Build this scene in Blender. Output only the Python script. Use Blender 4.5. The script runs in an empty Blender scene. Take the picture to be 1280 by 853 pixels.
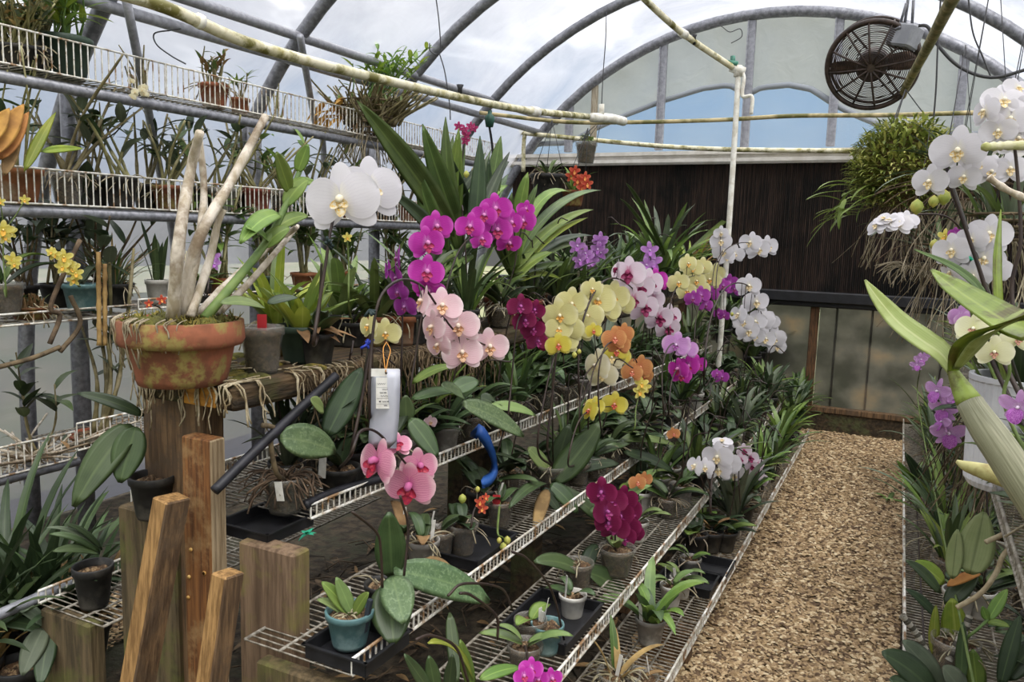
import bpy, math, random
import numpy as np
from mathutils import Vector, Matrix
random.seed(7)
S = bpy.context.scene
COL = S.collection
V = Vector
PI = math.pi
# ------------------------------------------------------------------ camera
FPX = 1000.0
def cv(px, py): return V(((px-640)/FPX, -(py-426.5)/FPX, -1.0))
_Y = cv(1150, 308).normalized()
_Z = -cv(447, 7700); _Z = (_Z - _Y*_Z.dot(_Y)).normalized()
_X = _Y.cross(_Z)
ROT = Matrix((_X, _Y, _Z))
CAM = V((0, 0, 1.75))
FWD = ROT @ V((0, 0, -1))
def ray(px, py): return ROT @ cv(px, py)
def PX(px, py, x): d = ray(px, py); return CAM + d*(x/d.x)
def PY(px, py, y): d = ray(px, py); return CAM + d*(y/d.y)
def PZ(px, py, z): d = ray(px, py); return CAM + d*((z-CAM.z)/d.z)
def PD(px, py, d): return CAM + ray(px, py)*d
def depth(p): return (V(p)-CAM).dot(FWD)
def proj(p):
    c = ROT.transposed() @ (V(p)-CAM)
    return 640 + FPX*c.x/-c.z, 426.5 - FPX*c.y/-c.z
def YX(px, x, z):
    lo, hi = .3, 14.0
    for _ in range(40):
        m = (lo+hi)/2
        if proj((x, m, z))[0] < px: lo = m
        else: hi = m
    return lo
cam = bpy.data.cameras.new('camera'); camo = bpy.data.objects.new('camera', cam); COL.objects.link(camo)
cam.sensor_width = 36; cam.lens = 36*FPX/1280; cam.clip_start = .05
camo.matrix_world = Matrix.Translation(CAM) @ ROT.to_4x4()
S.camera = camo
# ------------------------------------------------------------------ materials
def lin(h):
    h = h.lstrip('#'); o = []
    for i in (0, 2, 4):
        c = int(h[i:i+2], 16)/255
        o.append(c/12.92 if c <= .04045 else ((c+.055)/1.055)**2.4)
    return (*o, 1)
class NT:
    def __init__(s, m):
        m.use_nodes = True; s.t = m.node_tree; s.t.nodes.clear()
    def n(s, k, **kw):
        nd = s.t.nodes.new(k)
        for a, b in kw.items():
            if a.startswith('i_'):
                key = a[2:]; key = int(key) if key.isdigit() else key.replace('_', ' ')
                if isinstance(b, bpy.types.NodeSocket): s.t.links.new(b, nd.inputs[key])
                else: nd.inputs[key].default_value = b
            else: setattr(nd, a, b)
        return nd
    def link(s, a, b): s.t.links.new(a, b)
    def mix(s, f, a, b, typ='MIX'):
        nd = s.t.nodes.new('ShaderNodeMix'); nd.data_type = 'RGBA'; nd.blend_type = typ
        for i, v in ((0, f), (6, a), (7, b)):
            if isinstance(v, bpy.types.NodeSocket): s.t.links.new(v, nd.inputs[i])
            else: nd.inputs[i].default_value = v
        return nd.outputs[2]
    def ramp(s, f, stops):
        nd = s.n('ShaderNodeValToRGB', i_Fac=f); e = nd.color_ramp.elements
        while len(e) < len(stops): e.new(.5)
        for k, (p, c) in zip(e, stops): k.position = p; k.color = c if len(c) == 4 else (*c, 1)
        return nd.outputs[0]
    def math(s, op, a, b=0.0):
        nd = s.n('ShaderNodeMath', operation=op)
        for i, v in ((0, a), (1, b)):
            if isinstance(v, bpy.types.NodeSocket): s.t.links.new(v, nd.inputs[i])
            else: nd.inputs[i].default_value = v
        return nd.outputs[0]
W1, B0 = (1, 1, 1, 1), (0, 0, 0, 1)
MC = {}
def M(name, c1, c2=None, sc=8, rough=.6, bump=0, trans=0, rand=0, stretch=None, metal=0, spec=.4, mid=None, lo=.4, hi=.6, alpha=1, c3=None, sc3=3, coord='Object', det=4):
    if name in MC: return MC[name]
    m = bpy.data.materials.new(name); N = NT(m); MC[name] = m
    tc = N.n('ShaderNodeTexCoord'); co = tc.outputs[coord]
    if stretch:
        co = N.n('ShaderNodeMapping', i_Vector=co, i_Scale=stretch).outputs[0]
    col = None; nz = None
    if c2 or bump:
        nz = N.n('ShaderNodeTexNoise', i_Vector=co, i_Scale=sc, i_Detail=det, i_Roughness=.6)
    if c2:
        f = N.ramp(nz.outputs[0], [(lo, B0), (hi, W1)])
        col = N.mix(f, lin(c1), lin(c2))
    else:
        col = N.n('ShaderNodeRGB'); col.outputs[0].default_value = lin(c1); col = col.outputs[0]
    if c3:
        n3 = N.n('ShaderNodeTexNoise', i_Vector=tc.outputs[coord], i_Scale=sc3, i_Detail=5, i_Roughness=.65)
        col = N.mix(N.ramp(n3.outputs[0], [(.5, B0), (.62, W1)]), col, lin(c3))
    if mid:
        sx = N.n('ShaderNodeSeparateXYZ', i_Vector=tc.outputs['UV']).outputs[0]
        d = N.math('ABSOLUTE', N.math('SUBTRACT', sx, .5))
        f = N.ramp(d, [(.0, W1), (.02, (.7,)*3), (.06, B0)])
        col = N.mix(N.math('MULTIPLY', f, .6), col, lin(mid))
        ln = N.math('SINE', N.math('MULTIPLY', sx, 75.0))
        col = N.mix(N.math('MULTIPLY', N.math('ADD', ln, 1.0), .05), col, lin(mid))
    if rand:
        oi = N.n('ShaderNodeObjectInfo').outputs['Random']
        v = N.math('ADD', N.math('MULTIPLY', oi, rand*2), 1-rand)
        hs = N.n('ShaderNodeHueSaturation', i_Color=col, i_Value=v, i_Hue=N.math('ADD', N.math('MULTIPLY', oi, .03), .485)); col = hs.outputs[0]
    p = N.n('ShaderNodeBsdfPrincipled', i_Base_Color=col, i_Roughness=rough, i_Metallic=metal)
    p.inputs['Specular IOR Level'].default_value = spec
    if bump:
        N.link(N.n('ShaderNodeBump', i_Height=nz.outputs[0], i_Strength=bump, i_Distance=.02).outputs[0], p.inputs['Normal'])
    out = p.outputs[0]
    if trans:
        t = N.n('ShaderNodeBsdfTranslucent', i_Color=col)
        out = N.n('ShaderNodeMixShader', i_0=trans, i_1=out, i_2=t.outputs[0]).outputs[0]
    if alpha < 1:
        t = N.n('ShaderNodeBsdfTransparent')
        out = N.n('ShaderNodeMixShader', i_0=alpha, i_1=t.outputs[0], i_2=out).outputs[0]
    N.link(out, N.n('ShaderNodeOutputMaterial').inputs[0])
    return m
# petal material: colours from throat to edge, veins along the petal
def PM(name, c0, c1, c2, vein=None, vs=0, nv=26, blotch=None, bs=.5):
    if name in MC: return MC[name]
    m = bpy.data.materials.new(name); N = NT(m); MC[name] = m
    tc = N.n('ShaderNodeTexCoord'); uv = N.n('ShaderNodeSeparateXYZ', i_Vector=tc.outputs['UV'])
    u, v = uv.outputs[0], uv.outputs[1]
    col = N.ramp(v, [(0, lin(c0)), (.3, lin(c1)), (.72, lin(c1)), (.97, lin(c2))])
    if vein:
        nz = N.n('ShaderNodeTexNoise', i_Vector=tc.outputs['UV'], i_Scale=7, i_Detail=2).outputs[0]
        s_ = N.math('SINE', N.math('ADD', N.math('MULTIPLY', u, nv*PI), N.math('MULTIPLY', nz, 7.0)))
        f = N.math('MULTIPLY', N.ramp(s_, [(.35, B0), (.95, W1)]), vs)
        f = N.math('MULTIPLY', f, N.ramp(v, [(.55, W1), (.95, (.25,)*3)]))
        col = N.mix(f, col, lin(vein))
    if blotch:
        nz = N.n('ShaderNodeTexNoise', i_Vector=tc.outputs['Object'], i_Scale=90, i_Detail=1).outputs[0]
        col = N.mix(N.math('MULTIPLY', N.ramp(nz, [(.52, B0), (.6, W1)]), bs), col, lin(blotch))
    oi = N.n('ShaderNodeObjectInfo').outputs['Random']
    col = N.n('ShaderNodeHueSaturation', i_Color=col, i_Value=N.math('ADD', N.math('MULTIPLY', oi, .12), .92)).outputs[0]
    p = N.n('ShaderNodeBsdfPrincipled', i_Base_Color=col, i_Roughness=.55)
    p.inputs['Specular IOR Level'].default_value = .25
    t = N.n('ShaderNodeBsdfTranslucent', i_Color=col)
    o = N.n('ShaderNodeMixShader', i_0=.3, i_1=p.outputs[0], i_2=t.outputs[0]).outputs[0]
    N.link(o, N.n('ShaderNodeOutputMaterial').inputs[0])
    return m
# ------------------------------------------------------------------ mesh builder
class MB:
    def __init__(s): s.v = []; s.f = []; s.m = []; s.uv = []; s.sm = []
    def add(s, vs, fs, mi=0, uvs=None, smooth=True):
        b = len(s.v); s.v += [tuple(x) for x in vs]
        for k, f in enumerate(fs):
            s.f.append([b+i for i in f]); s.m.append(mi); s.sm.append(smooth)
            s.uv.append([uvs[i] for i in f] if uvs else [(0, 0)]*len(f))
    def tube(s, pts, r, seg=6, mi=0, cap=True):
        pts = [V(p) for p in pts]; n = len(pts)
        rr = r if isinstance(r, (list, tuple)) else [r]*n
        t0 = (pts[1]-pts[0]).normalized()
        a = t0.orthogonal().normalized(); vs = []; uvs = []
        for i, p in enumerate(pts):
            t = (pts[min(i+1, n-1)]-pts[max(i-1, 0)])
            t = t.normalized() if t.length > 1e-9 else t0
            a = a - t*a.dot(t)
            a = a.normalized() if a.length > 1e-6 else t.orthogonal().normalized()
            b = t.cross(a)
            for k in range(seg):
                q = 2*PI*k/seg
                vs.append(p + (a*math.cos(q)+b*math.sin(q))*rr[i]); uvs.append((k/seg, i/(n-1)))
        fs = [[i*seg+k, i*seg+(k+1) % seg, (i+1)*seg+(k+1) % seg, (i+1)*seg+k] for i in range(n-1) for k in range(seg)]
        if cap: fs += [list(range(seg))[::-1], [(n-1)*seg+k for k in range(seg)]]
        s.add(vs, fs, mi, uvs)
    def lathe(s, prof, c=(0, 0, 0), seg=24, mi=0, ax=None, wob=0):
        c = V(c); vs = []; n = len(prof)
        for r, z in prof:
            for k in range(seg):
                q = 2*PI*k/seg; w = 1+wob*math.sin(3*q+z*40)
                vs.append(c+V((r*w*math.cos(q), r*w*math.sin(q), z)))
        fs = [[i*seg+k, i*seg+(k+1) % seg, (i+1)*seg+(k+1) % seg, (i+1)*seg+k] for i in range(n-1) for k in range(seg)]
        if prof[0][0] < 1e-4 or True:
            fs.append(list(range(seg))[::-1]) if prof[0][0] > 1e-4 and False else None
        fs = [f for f in fs if f]
        s.add(vs, fs, mi)
    def box(s, c, d, mi=0, rot=None, bev=.0):
        x, y, z = d[0]/2, d[1]/2, d[2]/2; c = V(c)
        if bev:
            b = bev; vs = []
            for sz, in_ in ((-z, 1), (-z+b, 0), (z-b, 0), (z, 1)):
                xx, yy = (x-b, y-b) if in_ else (x, y)
                e = b if not in_ else b*.6
                vs += [(xx-e, -yy, sz), (xx, -yy+e, sz), (xx, yy-e, sz), (xx-e, yy, sz), (-xx+e, yy, sz), (-xx, yy-e, sz), (-xx, -yy+e, sz), (-xx+e, -yy, sz)]
            fs = [[i*8+k, i*8+(k+1) % 8, (i+1)*8+(k+1) % 8, (i+1)*8+k] for i in range(3) for k in range(8)] + [list(range(8))[::-1], list(range(24, 32))]
        else:
            vs = [(i, j, k) for k in (-z, z) for j in (-y, y) for i in (-x, x)]
            fs = [[0, 2, 3, 1], [4, 5, 7, 6], [0, 1, 5, 4], [2, 6, 7, 3], [0, 4, 6, 2], [1, 3, 7, 5]]
        vs = [(rot @ V(v) if rot else V(v))+c for v in vs]
        s.add(vs, fs, mi, None, False)
    def ribbon(s, pts, ws, nrm, fold=.2, mi=0, thick=0, nc=5, ripple=0):
        """leaf blade: pts spine, ws half widths, nrm list or one normal"""
        pts = [V(p) for p in pts]; n = len(pts); vs = []; uvs = []; nn = []
        ph = random.random()*6
        for i, p in enumerate(pts):
            t = (pts[min(i+1, n-1)]-pts[max(i-1, 0)]).normalized()
            N = V(nrm[i] if isinstance(nrm, list) else nrm); sd = t.cross(N)
            sd = sd.normalized() if sd.length > 1e-6 else t.orthogonal().normalized()
            up = sd.cross(t).normalized()
            for k in range(nc):
                u = -1+2*k/(nc-1)
                z = abs(u)*fold*ws[i] + (ripple*ws[i]*math.sin(i*1.7+ph)*u if ripple else 0)
                vs.append(p+sd*(u*ws[i])+up*z); uvs.append((k/(nc-1), i/(n-1))); nn.append(up)
        fs = [[i*nc+k, i*nc+k+1, (i+1)*nc+k+1, (i+1)*nc+k] for i in range(n-1) for k in range(nc-1)]
        if thick:
            b = len(vs); idx = {}
            for i in range(n):
                for k in range(1, nc-1):
                    if 0 < i < n-1:
                        idx[(i, k)] = len(vs); vs.append(vs[i*nc+k]-nn[i*nc+k]*thick); uvs.append(uvs[i*nc+k])
            g = lambda i, k: idx.get((i, k), i*nc+k)
            fs += [[g(i, k), g(i+1, k), g(i+1, k+1), g(i, k+1)] for i in range(n-1) for k in range(nc-1)]
        s.add(vs, fs, mi, uvs)
    def build(s, name, mats, parent=None, loc=None, sharp=False):
        me = bpy.data.meshes.new(name); me.from_pydata(s.v, [], s.f)
        for m in (mats if isinstance(mats, (list, tuple)) else [mats]): me.materials.append(m)
        me.polygons.foreach_set('material_index', s.m)
        me.polygons.foreach_set('use_smooth', s.sm)
        ul = me.uv_layers.new(name='UVMap')
        ul.data.foreach_set('uv', [c for f in s.uv for q in f for c in q])
        me.update()
        return put(name, me, parent, loc)
def put(name, me, parent=None, loc=None):
    o = bpy.data.objects.new(name, me); COL.objects.link(o)
    if parent is not None: o.parent = parent
    if loc is not None: o.location = loc
    return o
def thing(name, label, cat, loc, group=None):
    o = bpy.data.objects.new(name, None); COL.objects.link(o); o.location = loc
    o.empty_display_size = .05
    return tag(o, label, cat, group)
def tag(o, label, cat, group=None, kind=None):
    o['label'] = label; o['category'] = cat
    if group: o['group'] = group
    if kind: o['kind'] = kind
    return o
def struct(mb, name, mat, loc=None):
    o = mb.build(name, mat, None, loc); o['kind'] = 'structure'; return o
def crv(pts, n=24):
    """Catmull-Rom through pts"""
    p = [V(x) for x in pts]
    if len(p) == 2: return [p[0].lerp(p[1], i/(n-1)) for i in range(n)]
    p = [p[0]*2-p[1]] + p + [p[-1]*2-p[-2]]; out = []; m = len(p)-3
    for i in range(n):
        x = i/(n-1)*m; k = min(int(x), m-1); t = x-k
        a, b, c, d = p[k:k+4]
        out.append(.5*((2*b)+(c-a)*t+(2*a-5*b+4*c-d)*t*t+(3*b-a-3*c+d)*t**3))
    return out
def wprof(kind, n):
    o = []
    for i in range(n):
        t = i/(n-1)
        if kind == 'ovate': w = math.sin(PI*min(1, t**.8*.97+.02))**.55*(.86+.14*math.sin(PI*t))
        elif kind == 'lance': w = math.sin(PI*min(1, t**.75*.98+.01))**.9
        else: w = min(1, (t/.12+.35))*(1-t**5)**.8 if t < 1 else 0
        o.append(max(w, .02))
    return o
def leaf(mb, p0, az, el, L, W, droop, kind='strap', fold=.35, mi=0, thick=0, n=9, twist=0, nc=5, ripple=0):
    p = V(p0); pts = [p.copy()]; nr = []; st = L/(n-1)
    for i in range(n):
        t = i/(n-1); e = el-droop*t**1.4; a = az+twist*t
        d = V((math.cos(e)*math.cos(a), math.cos(e)*math.sin(a), math.sin(e)))
        nr.append(V((-math.sin(e)*math.cos(a), -math.sin(e)*math.sin(a), math.cos(e))))
        if i < n-1: p = p+d*st; pts.append(p.copy())
    mb.ribbon(pts, [w*W/2 for w in wprof(kind, n)], nr, fold, mi, thick, nc, ripple)
    return pts
R = random.uniform
# ------------------------------------------------------------------ world and sun
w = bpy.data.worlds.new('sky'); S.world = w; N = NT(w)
tc = N.n('ShaderNodeTexCoord').outputs['Generated']
sp = N.n('ShaderNodeSeparateXYZ', i_Vector=tc)
zz = N.math('ADD', N.math('MAXIMUM', sp.outputs[2], 0.0), .25)
cx_ = N.math('DIVIDE', sp.outputs[0], zz); cy_ = N.math('DIVIDE', sp.outputs[1], zz)
cp = N.n('ShaderNodeCombineXYZ', i_X=cx_, i_Y=cy_, i_Z=.3).outputs[0]
nz = N.n('ShaderNodeTexNoise', i_Vector=cp, i_Scale=2.1, i_Detail=4, i_Roughness=.55, i_Distortion=.4).outputs[0]
cl = N.ramp(nz, [(.36, (.40, .42, .47, 1)), (.47, (.60, .62, .66, 1)), (.54, (1.0, 1.0, 1.0, 1)), (.62, (3.4, 3.35, 3.2, 1))])
lo = N.ramp(sp.outputs[2], [(.0, (.34, .42, .55, 1)), (.08, (.36, .52, .74, 1)), (.16, (.36, .56, .82, 1)), (.30, (.52, .64, .80, 1))])
low = N.ramp(N.math('SUBTRACT', sp.outputs[2], N.math('MULTIPLY', N.math('MAXIMUM', sp.outputs[1], 0.0), .16)), [(.02, B0), (.16, W1)])
skyc = N.mix(low, lo, cl)
gnd = N.ramp(sp.outputs[2], [(.0, B0), (.02, W1)])
skyc = N.mix(gnd, (.20, .20, .19, 1), skyc)
skyc = N.mix(1.0, skyc, N.ramp(sp.outputs[2], [(.0, (.62,)*3), (.40, (.85,)*3), (.65, (1, 1, 1)), (1, (1, 1, 1))]), 'MULTIPLY')
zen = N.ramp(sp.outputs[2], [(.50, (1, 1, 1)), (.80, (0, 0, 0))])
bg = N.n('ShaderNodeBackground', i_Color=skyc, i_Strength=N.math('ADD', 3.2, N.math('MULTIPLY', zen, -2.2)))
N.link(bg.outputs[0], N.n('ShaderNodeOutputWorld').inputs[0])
sl = bpy.data.lights.new('sun', 'SUN'); so = bpy.data.objects.new('sun', sl); COL.objects.link(so)
sl.energy = 3.2; sl.angle = math.radians(25); sl.color = (1, .95, .87)
so.rotation_euler = V((-.5, .35, -1.2)).to_track_quat('-Z', 'Y').to_euler()
S.view_settings.view_transform = 'Standard'; S.view_settings.look = 'None'
S.view_settings.gamma = 1; S.view_settings.use_curve_mapping = False
S.view_settings.exposure = .22
S.cycles.max_bounces = 6; S.cycles.diffuse_bounces = 3; S.cycles.transparent_max_bounces = 16
S.cycles.caustics_reflective = False; S.cycles.caustics_refractive = False; S.cycles.use_denoising = True
# ------------------------------------------------------------------ materials
def film_mat(name, a, c, wear, lo_, hi_):
    m = bpy.data.materials.new(name); N = NT(m)
    tc = N.n('ShaderNodeTexCoord').outputs['Object']
    nz = N.n('ShaderNodeTexNoise', i_Vector=tc, i_Scale=1.3, i_Detail=5, i_Roughness=.6, i_Distortion=.6).outputs[0]
    fa = N.ramp(nz, [(.3, (lo_,)*3), (.7, (hi_,)*3)])
    tr = N.n('ShaderNodeBsdfTransparent', i_Color=lin('f4f5f8'))
    tl = N.n('ShaderNodeBsdfTranslucent', i_Color=lin(c)); df = N.n('ShaderNodeBsdfPrincipled', i_Base_Color=lin(c), i_Roughness=.35)
    nb = N.n('ShaderNodeTexNoise', i_Vector=N.n('ShaderNodeMapping', i_Vector=tc, i_Scale=(1, .35, 1)).outputs[0], i_Scale=6, i_Detail=3, i_Distortion=1.0).outputs[0]
    bp = N.n('ShaderNodeBump', i_Height=nb, i_Strength=.6, i_Distance=.05).outputs[0]
    N.link(bp, df.inputs['Normal'])
    body = N.n('ShaderNodeMixShader', i_0=.35, i_1=tl.outputs[0], i_2=df.outputs[0])
    o = N.n('ShaderNodeMixShader', i_0=fa, i_1=tr.outputs[0], i_2=body.outputs[0])
    N.link(o.outputs[0], N.n('ShaderNodeOutputMaterial').inputs[0])
    return m
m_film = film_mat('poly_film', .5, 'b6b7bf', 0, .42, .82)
m_filmw = film_mat('poly_film_shaded', .5, '85868f', 0, .80, .94)  # same film as the roof, colour darkened to imitate shaded side walls
m_film2 = film_mat('milky_film', .5, 'b3b4ae', 0, .78, .96)
m_glaz = film_mat('clear_glazing', .5, 'c9d6dd', 0, .12, .34)
m_steel = M('galvanised_steel', '8b8c92', '6d6e74', 30, .45, metal=.35)
m_steel_l = M('pale_steel', '9a9ba2', '85868c', 30, .45, metal=.2)
m_white = M('white_coated_wire', 'e9e7e0', 'c9c4b4', 30, .4, c3='8a6a48', sc3=14)
m_wire_d = M('weathered_wire', 'a59f92', '6b6356', 40, .5)
m_pvc = M('white_pvc', 'e8e6dc', 'cfcabb', 20, .4)
m_pvc_old = M('algae_stained_pvc', 'd9d3b8', '9c9150', 14, .5, lo=.45, hi=.7, c3='6f6a35', sc3=9)
m_pvc_moss = M('mossy_pvc', '8a7f58', '5c5a30', 16, .8, bump=.4)
m_rubber = M('black_rubber', '24242a', '16161a', 20, .5)
m_wood_old = M('weathered_lumber', '7d6244', '4f3c29', 5, .8, bump=.6, stretch=(12, 12, .8), c3='5b4a38', sc3=6, det=8)
m_wood_edge = M('yellow_moss_lumber', '836c55', '5e4b39', 4, .85, bump=.6, stretch=(11, 11, .8), c3='77703a', sc3=2.6, det=8)
m_wood_moss = M('mossy_lumber', '6a5a40', '443a27', 4, .85, bump=.6, stretch=(9, 9, .9), c3='5f5f30', sc3=3.0, det=8)
m_wood_red = M('reddish_lumber', '86592f', '573519', 5, .75, bump=.5, stretch=(14, 14, .7), c3='8f6f48', sc3=9, det=8)
m_wood_new = M('pale_lumber', 'a5804f', '73552f', 5, .75, bump=.4, stretch=(16, 16, .8), det=8)
m_wood_dark = M('dark_lumber', '4d3f2c', '2e271b', 5, .85, bump=.5, stretch=(7, 1.2, 7), c3='4c5030', sc3=5)
m_moss = M('moss', '5c5a22', '3c3a16', 22, .95, bump=1, c3='8a7a35', sc3=12)
m_dark = M('black_plastic', '232326', '171719', 15, .45)
m_gutter = M('cream_sheet_metal', 'dcd8d2', 'cbc6be', 10, .5)
m_pad = M('wet_cooling_pad', '41322a', '1a1511', 3.2, .9, stretch=(16, 1, .8), c3='0f0e0b', sc3=1.2, det=8)
m_soil = M('dark_soil', '5a4a36', '3b3024', 12, .95, bump=.6)
# ------------------------------------------------------------------ ground
mb = MB(); mb.box((-1.4, 4, -.06), (7.2, 10, .1)); floor = struct(mb, 'floor', M('damp_ground', '4a4032', '2b251c', 18, .95, bump=.8, c3='39392a', sc3=3))
mb = MB(); mb.box((-.46, 4.3, -.007), (1.06, 7.3, .014)); struct(mb, 'path', M('packed_gravel', '8a7150', '5c4932', 60, .95, bump=.8))
mb = MB(); mb.box((-1.4, 12, -.25), (60, 60, .2)); struct(mb, 'ground', M('outside_ground', '75705a', '57603c', .6, .95))
# loose pebbles on the aisle: uncountable
def pebbles(x0, x1, y0, y1, n, name, label):
    rs = np.random.RandomState(3)
    base = np.array([(1, 0, 0), (.5, .8, .1), (-.5, .85, 0), (-1, 0, .1), (-.5, -.8, 0), (.5, -.85, .1), (.1, 0, .75), (0, 0, -.6)], float)
    fs = [(0, 1, 6), (1, 2, 6), (2, 3, 6), (3, 4, 6), (4, 5, 6), (5, 0, 6)]
    k = 7; b = base[:7]
    u = rs.rand(n)**1.5
    x = x0+(x1-x0)*rs.rand(n); y = y0+(y1-y0)*u
    sz = (.0052+.0085*rs.rand(n)**1.6)*(1+.06*(y-y0)); a = rs.rand(n)*6.28
    ax = sz*(1+.7*rs.rand(n)); ay = sz*(.65+.4*rs.rand(n)); az = sz*(.5+.4*rs.rand(n))
    bb = b[None]*(1+.25*(rs.rand(n, 7, 1)-.5))
    px = bb[:, :, 0]*ax[:, None]; py = bb[:, :, 1]*ay[:, None]; pz = bb[:, :, 2]*az[:, None]
    tl = (rs.rand(n)-.5)*.8; pz = pz+px*np.tan(tl)[:, None]*.6
    c, s_ = np.cos(a)[:, None], np.sin(a)[:, None]
    X_ = px*c-py*s_+x[:, None]; Y_ = px*s_+py*c+y[:, None]; Z_ = pz+(.004+.006*rs.rand(n))[:, None]
    vs = np.stack([X_, Y_, Z_], 2).reshape(-1, 3)
    F = (np.array(fs)[None]+(np.arange(n)*k)[:, None, None]).reshape(-1, 3)
    me = bpy.data.meshes.new(name)
    me.vertices.add(len(vs)); me.vertices.foreach_set('co', vs.ravel())
    me.loops.add(F.size); me.loops.foreach_set('vertex_index', F.ravel())
    me.polygons.add(len(F)); me.polygons.foreach_set('loop_start', np.arange(0, F.size, 3)); me.polygons.foreach_set('loop_total', np.full(len(F), 3))
    r = np.repeat(rs.rand(n), 6).astype(np.int32) if False else np.repeat(rs.randint(0, 5, n), 6)
    for mm in [M('stone_a', 'bba17b', '9a8160', 40, .9), M('stone_b', '9c8362', '80684a', 40, .9), M('stone_c', 'd2bf9c', 'b69d76', 40, .9), M('stone_d', '6d5740', '554230', 40, .9), M('stone_e', 'a58b65', '806848', 40, .9)]: me.materials.append(mm)
    me.polygons.foreach_set('material_index', r)
    me.update(calc_edges=True); me.validate()
    return tag(put(name, me), label, 'gravel', None, 'stuff')
pebbles(-.98, .06, 2.3, 7.95, 46000, 'gravel', 'tan pea gravel covering the aisle between the benches')
pebbles(-3.5, -2.85, 1.2, 2.4, 4500, 'gravel', 'tan gravel on the ground left of the stepped bench')
# ------------------------------------------------------------------ tunnel
TX, TZ, TR, WY = -1.4, .78, 3.05, 7.95
def arc(a, r=TR): return V((TX+r*math.cos(a), 0, TZ+r*math.sin(a)))
def sheet(name, pts, y0, y1, mat, nj=60, wave=.0):
    mb = MB(); n = len(pts); vs = []
    for j in range(nj):
        y = y0+(y1-y0)*j/(nj-1)
        for i, p in enumerate(pts):
            o = .02*math.sin(y*2*PI/1.27)**2
            c = V((TX, 0, TZ)); d = V((p.x-c.x, 0, max(0, p.z-c.z))); d = d.normalized() if d.length > 0 else V((0, 0, 0))
            vs.append((p.x+d.x*(o+.045), y, p.z+d.z*(o+.045)))
    mb.add(vs, [[j*n+i, j*n+i+1, (j+1)*n+i+1, (j+1)*n+i] for j in range(nj-1) for i in range(n-1)])
    return struct(mb, name, mat)
a0 = math.asin((1.3-TZ)/TR)
sheet('ceiling', [arc(a0+(PI-2*a0)*i/48) for i in range(49)], -1.0, WY, m_film, 80)
for nm, sg in (('wall_left', -1), ('wall_right', 1)):
    pts = [V((TX+sg*TR, 0, z)) for z in (0, .4, .78)] + [arc(a0*k/4 if sg > 0 else PI-a0*k/4) for k in range(1, 5)]
    sheet(nm, pts, -1.0, WY, m_filmw, 40)
for k, y in enumerate((2.75, 4.02, 5.3, 6.55, 7.86)):
    mb = MB(); pts = [V((TX-TR, y, 0))]+[arc(PI-PI*i/40)+V((0, y, 0)) for i in range(41)]+[V((TX+TR, y, 0))]
    mb.tube(pts, .042 if k < 4 else .05, 10); struct(mb, 'trim_%d' % (k+1), m_steel)
# end wall
mb = MB(); n = 40; zs = 2.62
aa = math.asin((zs-TZ)/TR); top = [arc(PI-aa-(PI-2*aa)*i/n) for i in range(n+1)]
vs = [(p.x, WY+.04, p.z+.03) for p in top]+[(p.x, WY+.04, zs-.05) for p in top]
mb.add(vs, [[i, i+1, n+2+i, n+1+i] for i in range(n)], 0, None, False); struct(mb, 'window_1', m_glaz)
# milky double layer left in the upper gable, its lower edge hangs in swags between the studs
studs = [(-3.36, 0), (-3.09, 1), (-2.39, 0), (-1.56, 0), (-.80, 0), (.20, 0), (.95, 0)]
sw = [(-4.2, 2.7), (-3.75, 2.72), (-3.4, 2.72), (-3.08, 2.86), (-2.8, 2.97), (-2.4, 3.10), (-2.0, 3.2), (-1.75, 3.22), (-1.57, 3.12), (-1.45, 3.18), (-1.2, 3.19), (-1.0, 3.14), (-.8, 3.0), (-.62, 2.9), (-.4, 2.8), (-.1, 2.74), (.2, 2.70), (.7, 2.7), (1.4, 2.7)]
def swz(x):
    for (a, za), (b, zb) in zip(sw, sw[1:]):
        if a <= x <= b: return za+(zb-za)*(x-a)/(b-a)
    return 2.7
mb = MB(); xs = [TX-2.95+5.9*i/90 for i in range(91)]; vs = []
for x in xs:
    zt = TZ+math.sqrt(max(.001, TR**2-(x-TX)**2))
    zb = min(swz(x), zt-.01)
    for j in range(7): vs.append((x, WY-.01+.012*math.sin(x*17+j), zb+(zt-zb)*j/6))
mb.add(vs, [[i*7+j, i*7+j+1, (i+1)*7+j+1, (i+1)*7+j] for i in range(90) for j in range(6)])
gf = mb.build('gable_film', m_film2); tag(gf, 'milky plastic film across the upper gable above the blue glazing', 'film')
mb = MB(); mb.tube([(x, WY-.02, min(swz(x), TZ+math.sqrt(max(.001, TR**2-(x-TX)**2))-.01)) for x in xs], .028, 6)
mb.build('hem', M('grey_hem', '8b9096'), gf)
for k, (x, wd) in enumerate(studs):
    zt = TZ+math.sqrt(TR**2-(x-TX)**2)-.02
    mb = MB(); mb.box((x, WY-.07, (zs+zt)/2), (.075 if not wd else .06, .05, zt-zs), 0, None, .006)
    if not wd: mb.box((x-.028, WY-.10, (zs+zt)/2), (.012, .02, zt-zs))
    struct(mb, 'trim_%d' % (10+k), m_steel_l if not wd else M('stud_wood', 'a39a88', '857a66', 6, .8, stretch=(8, 8, 1)))
mb = MB(); g = [(0, .0), (.10, 0), (.12, .02), (.12, .05), (.09, .055), (.09, .085), (.12, .09), (.12, .125), (.0, .125)]
vs = [(x, WY-.02-a, zs-.145+b) for x in (-4.1, 1.3) for a, b in g]; n = len(g)
mb.add(vs, [[i, (i+1) % n, n+(i+1) % n, n+i] for i in range(n)]+[list(range(n)), list(range(n, 2*n))[::-1]], 0, None, False)
tag(mb.build('gutter', m_gutter), 'cream metal gutter along the top of the dark cooling pad', 'gutter')
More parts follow.
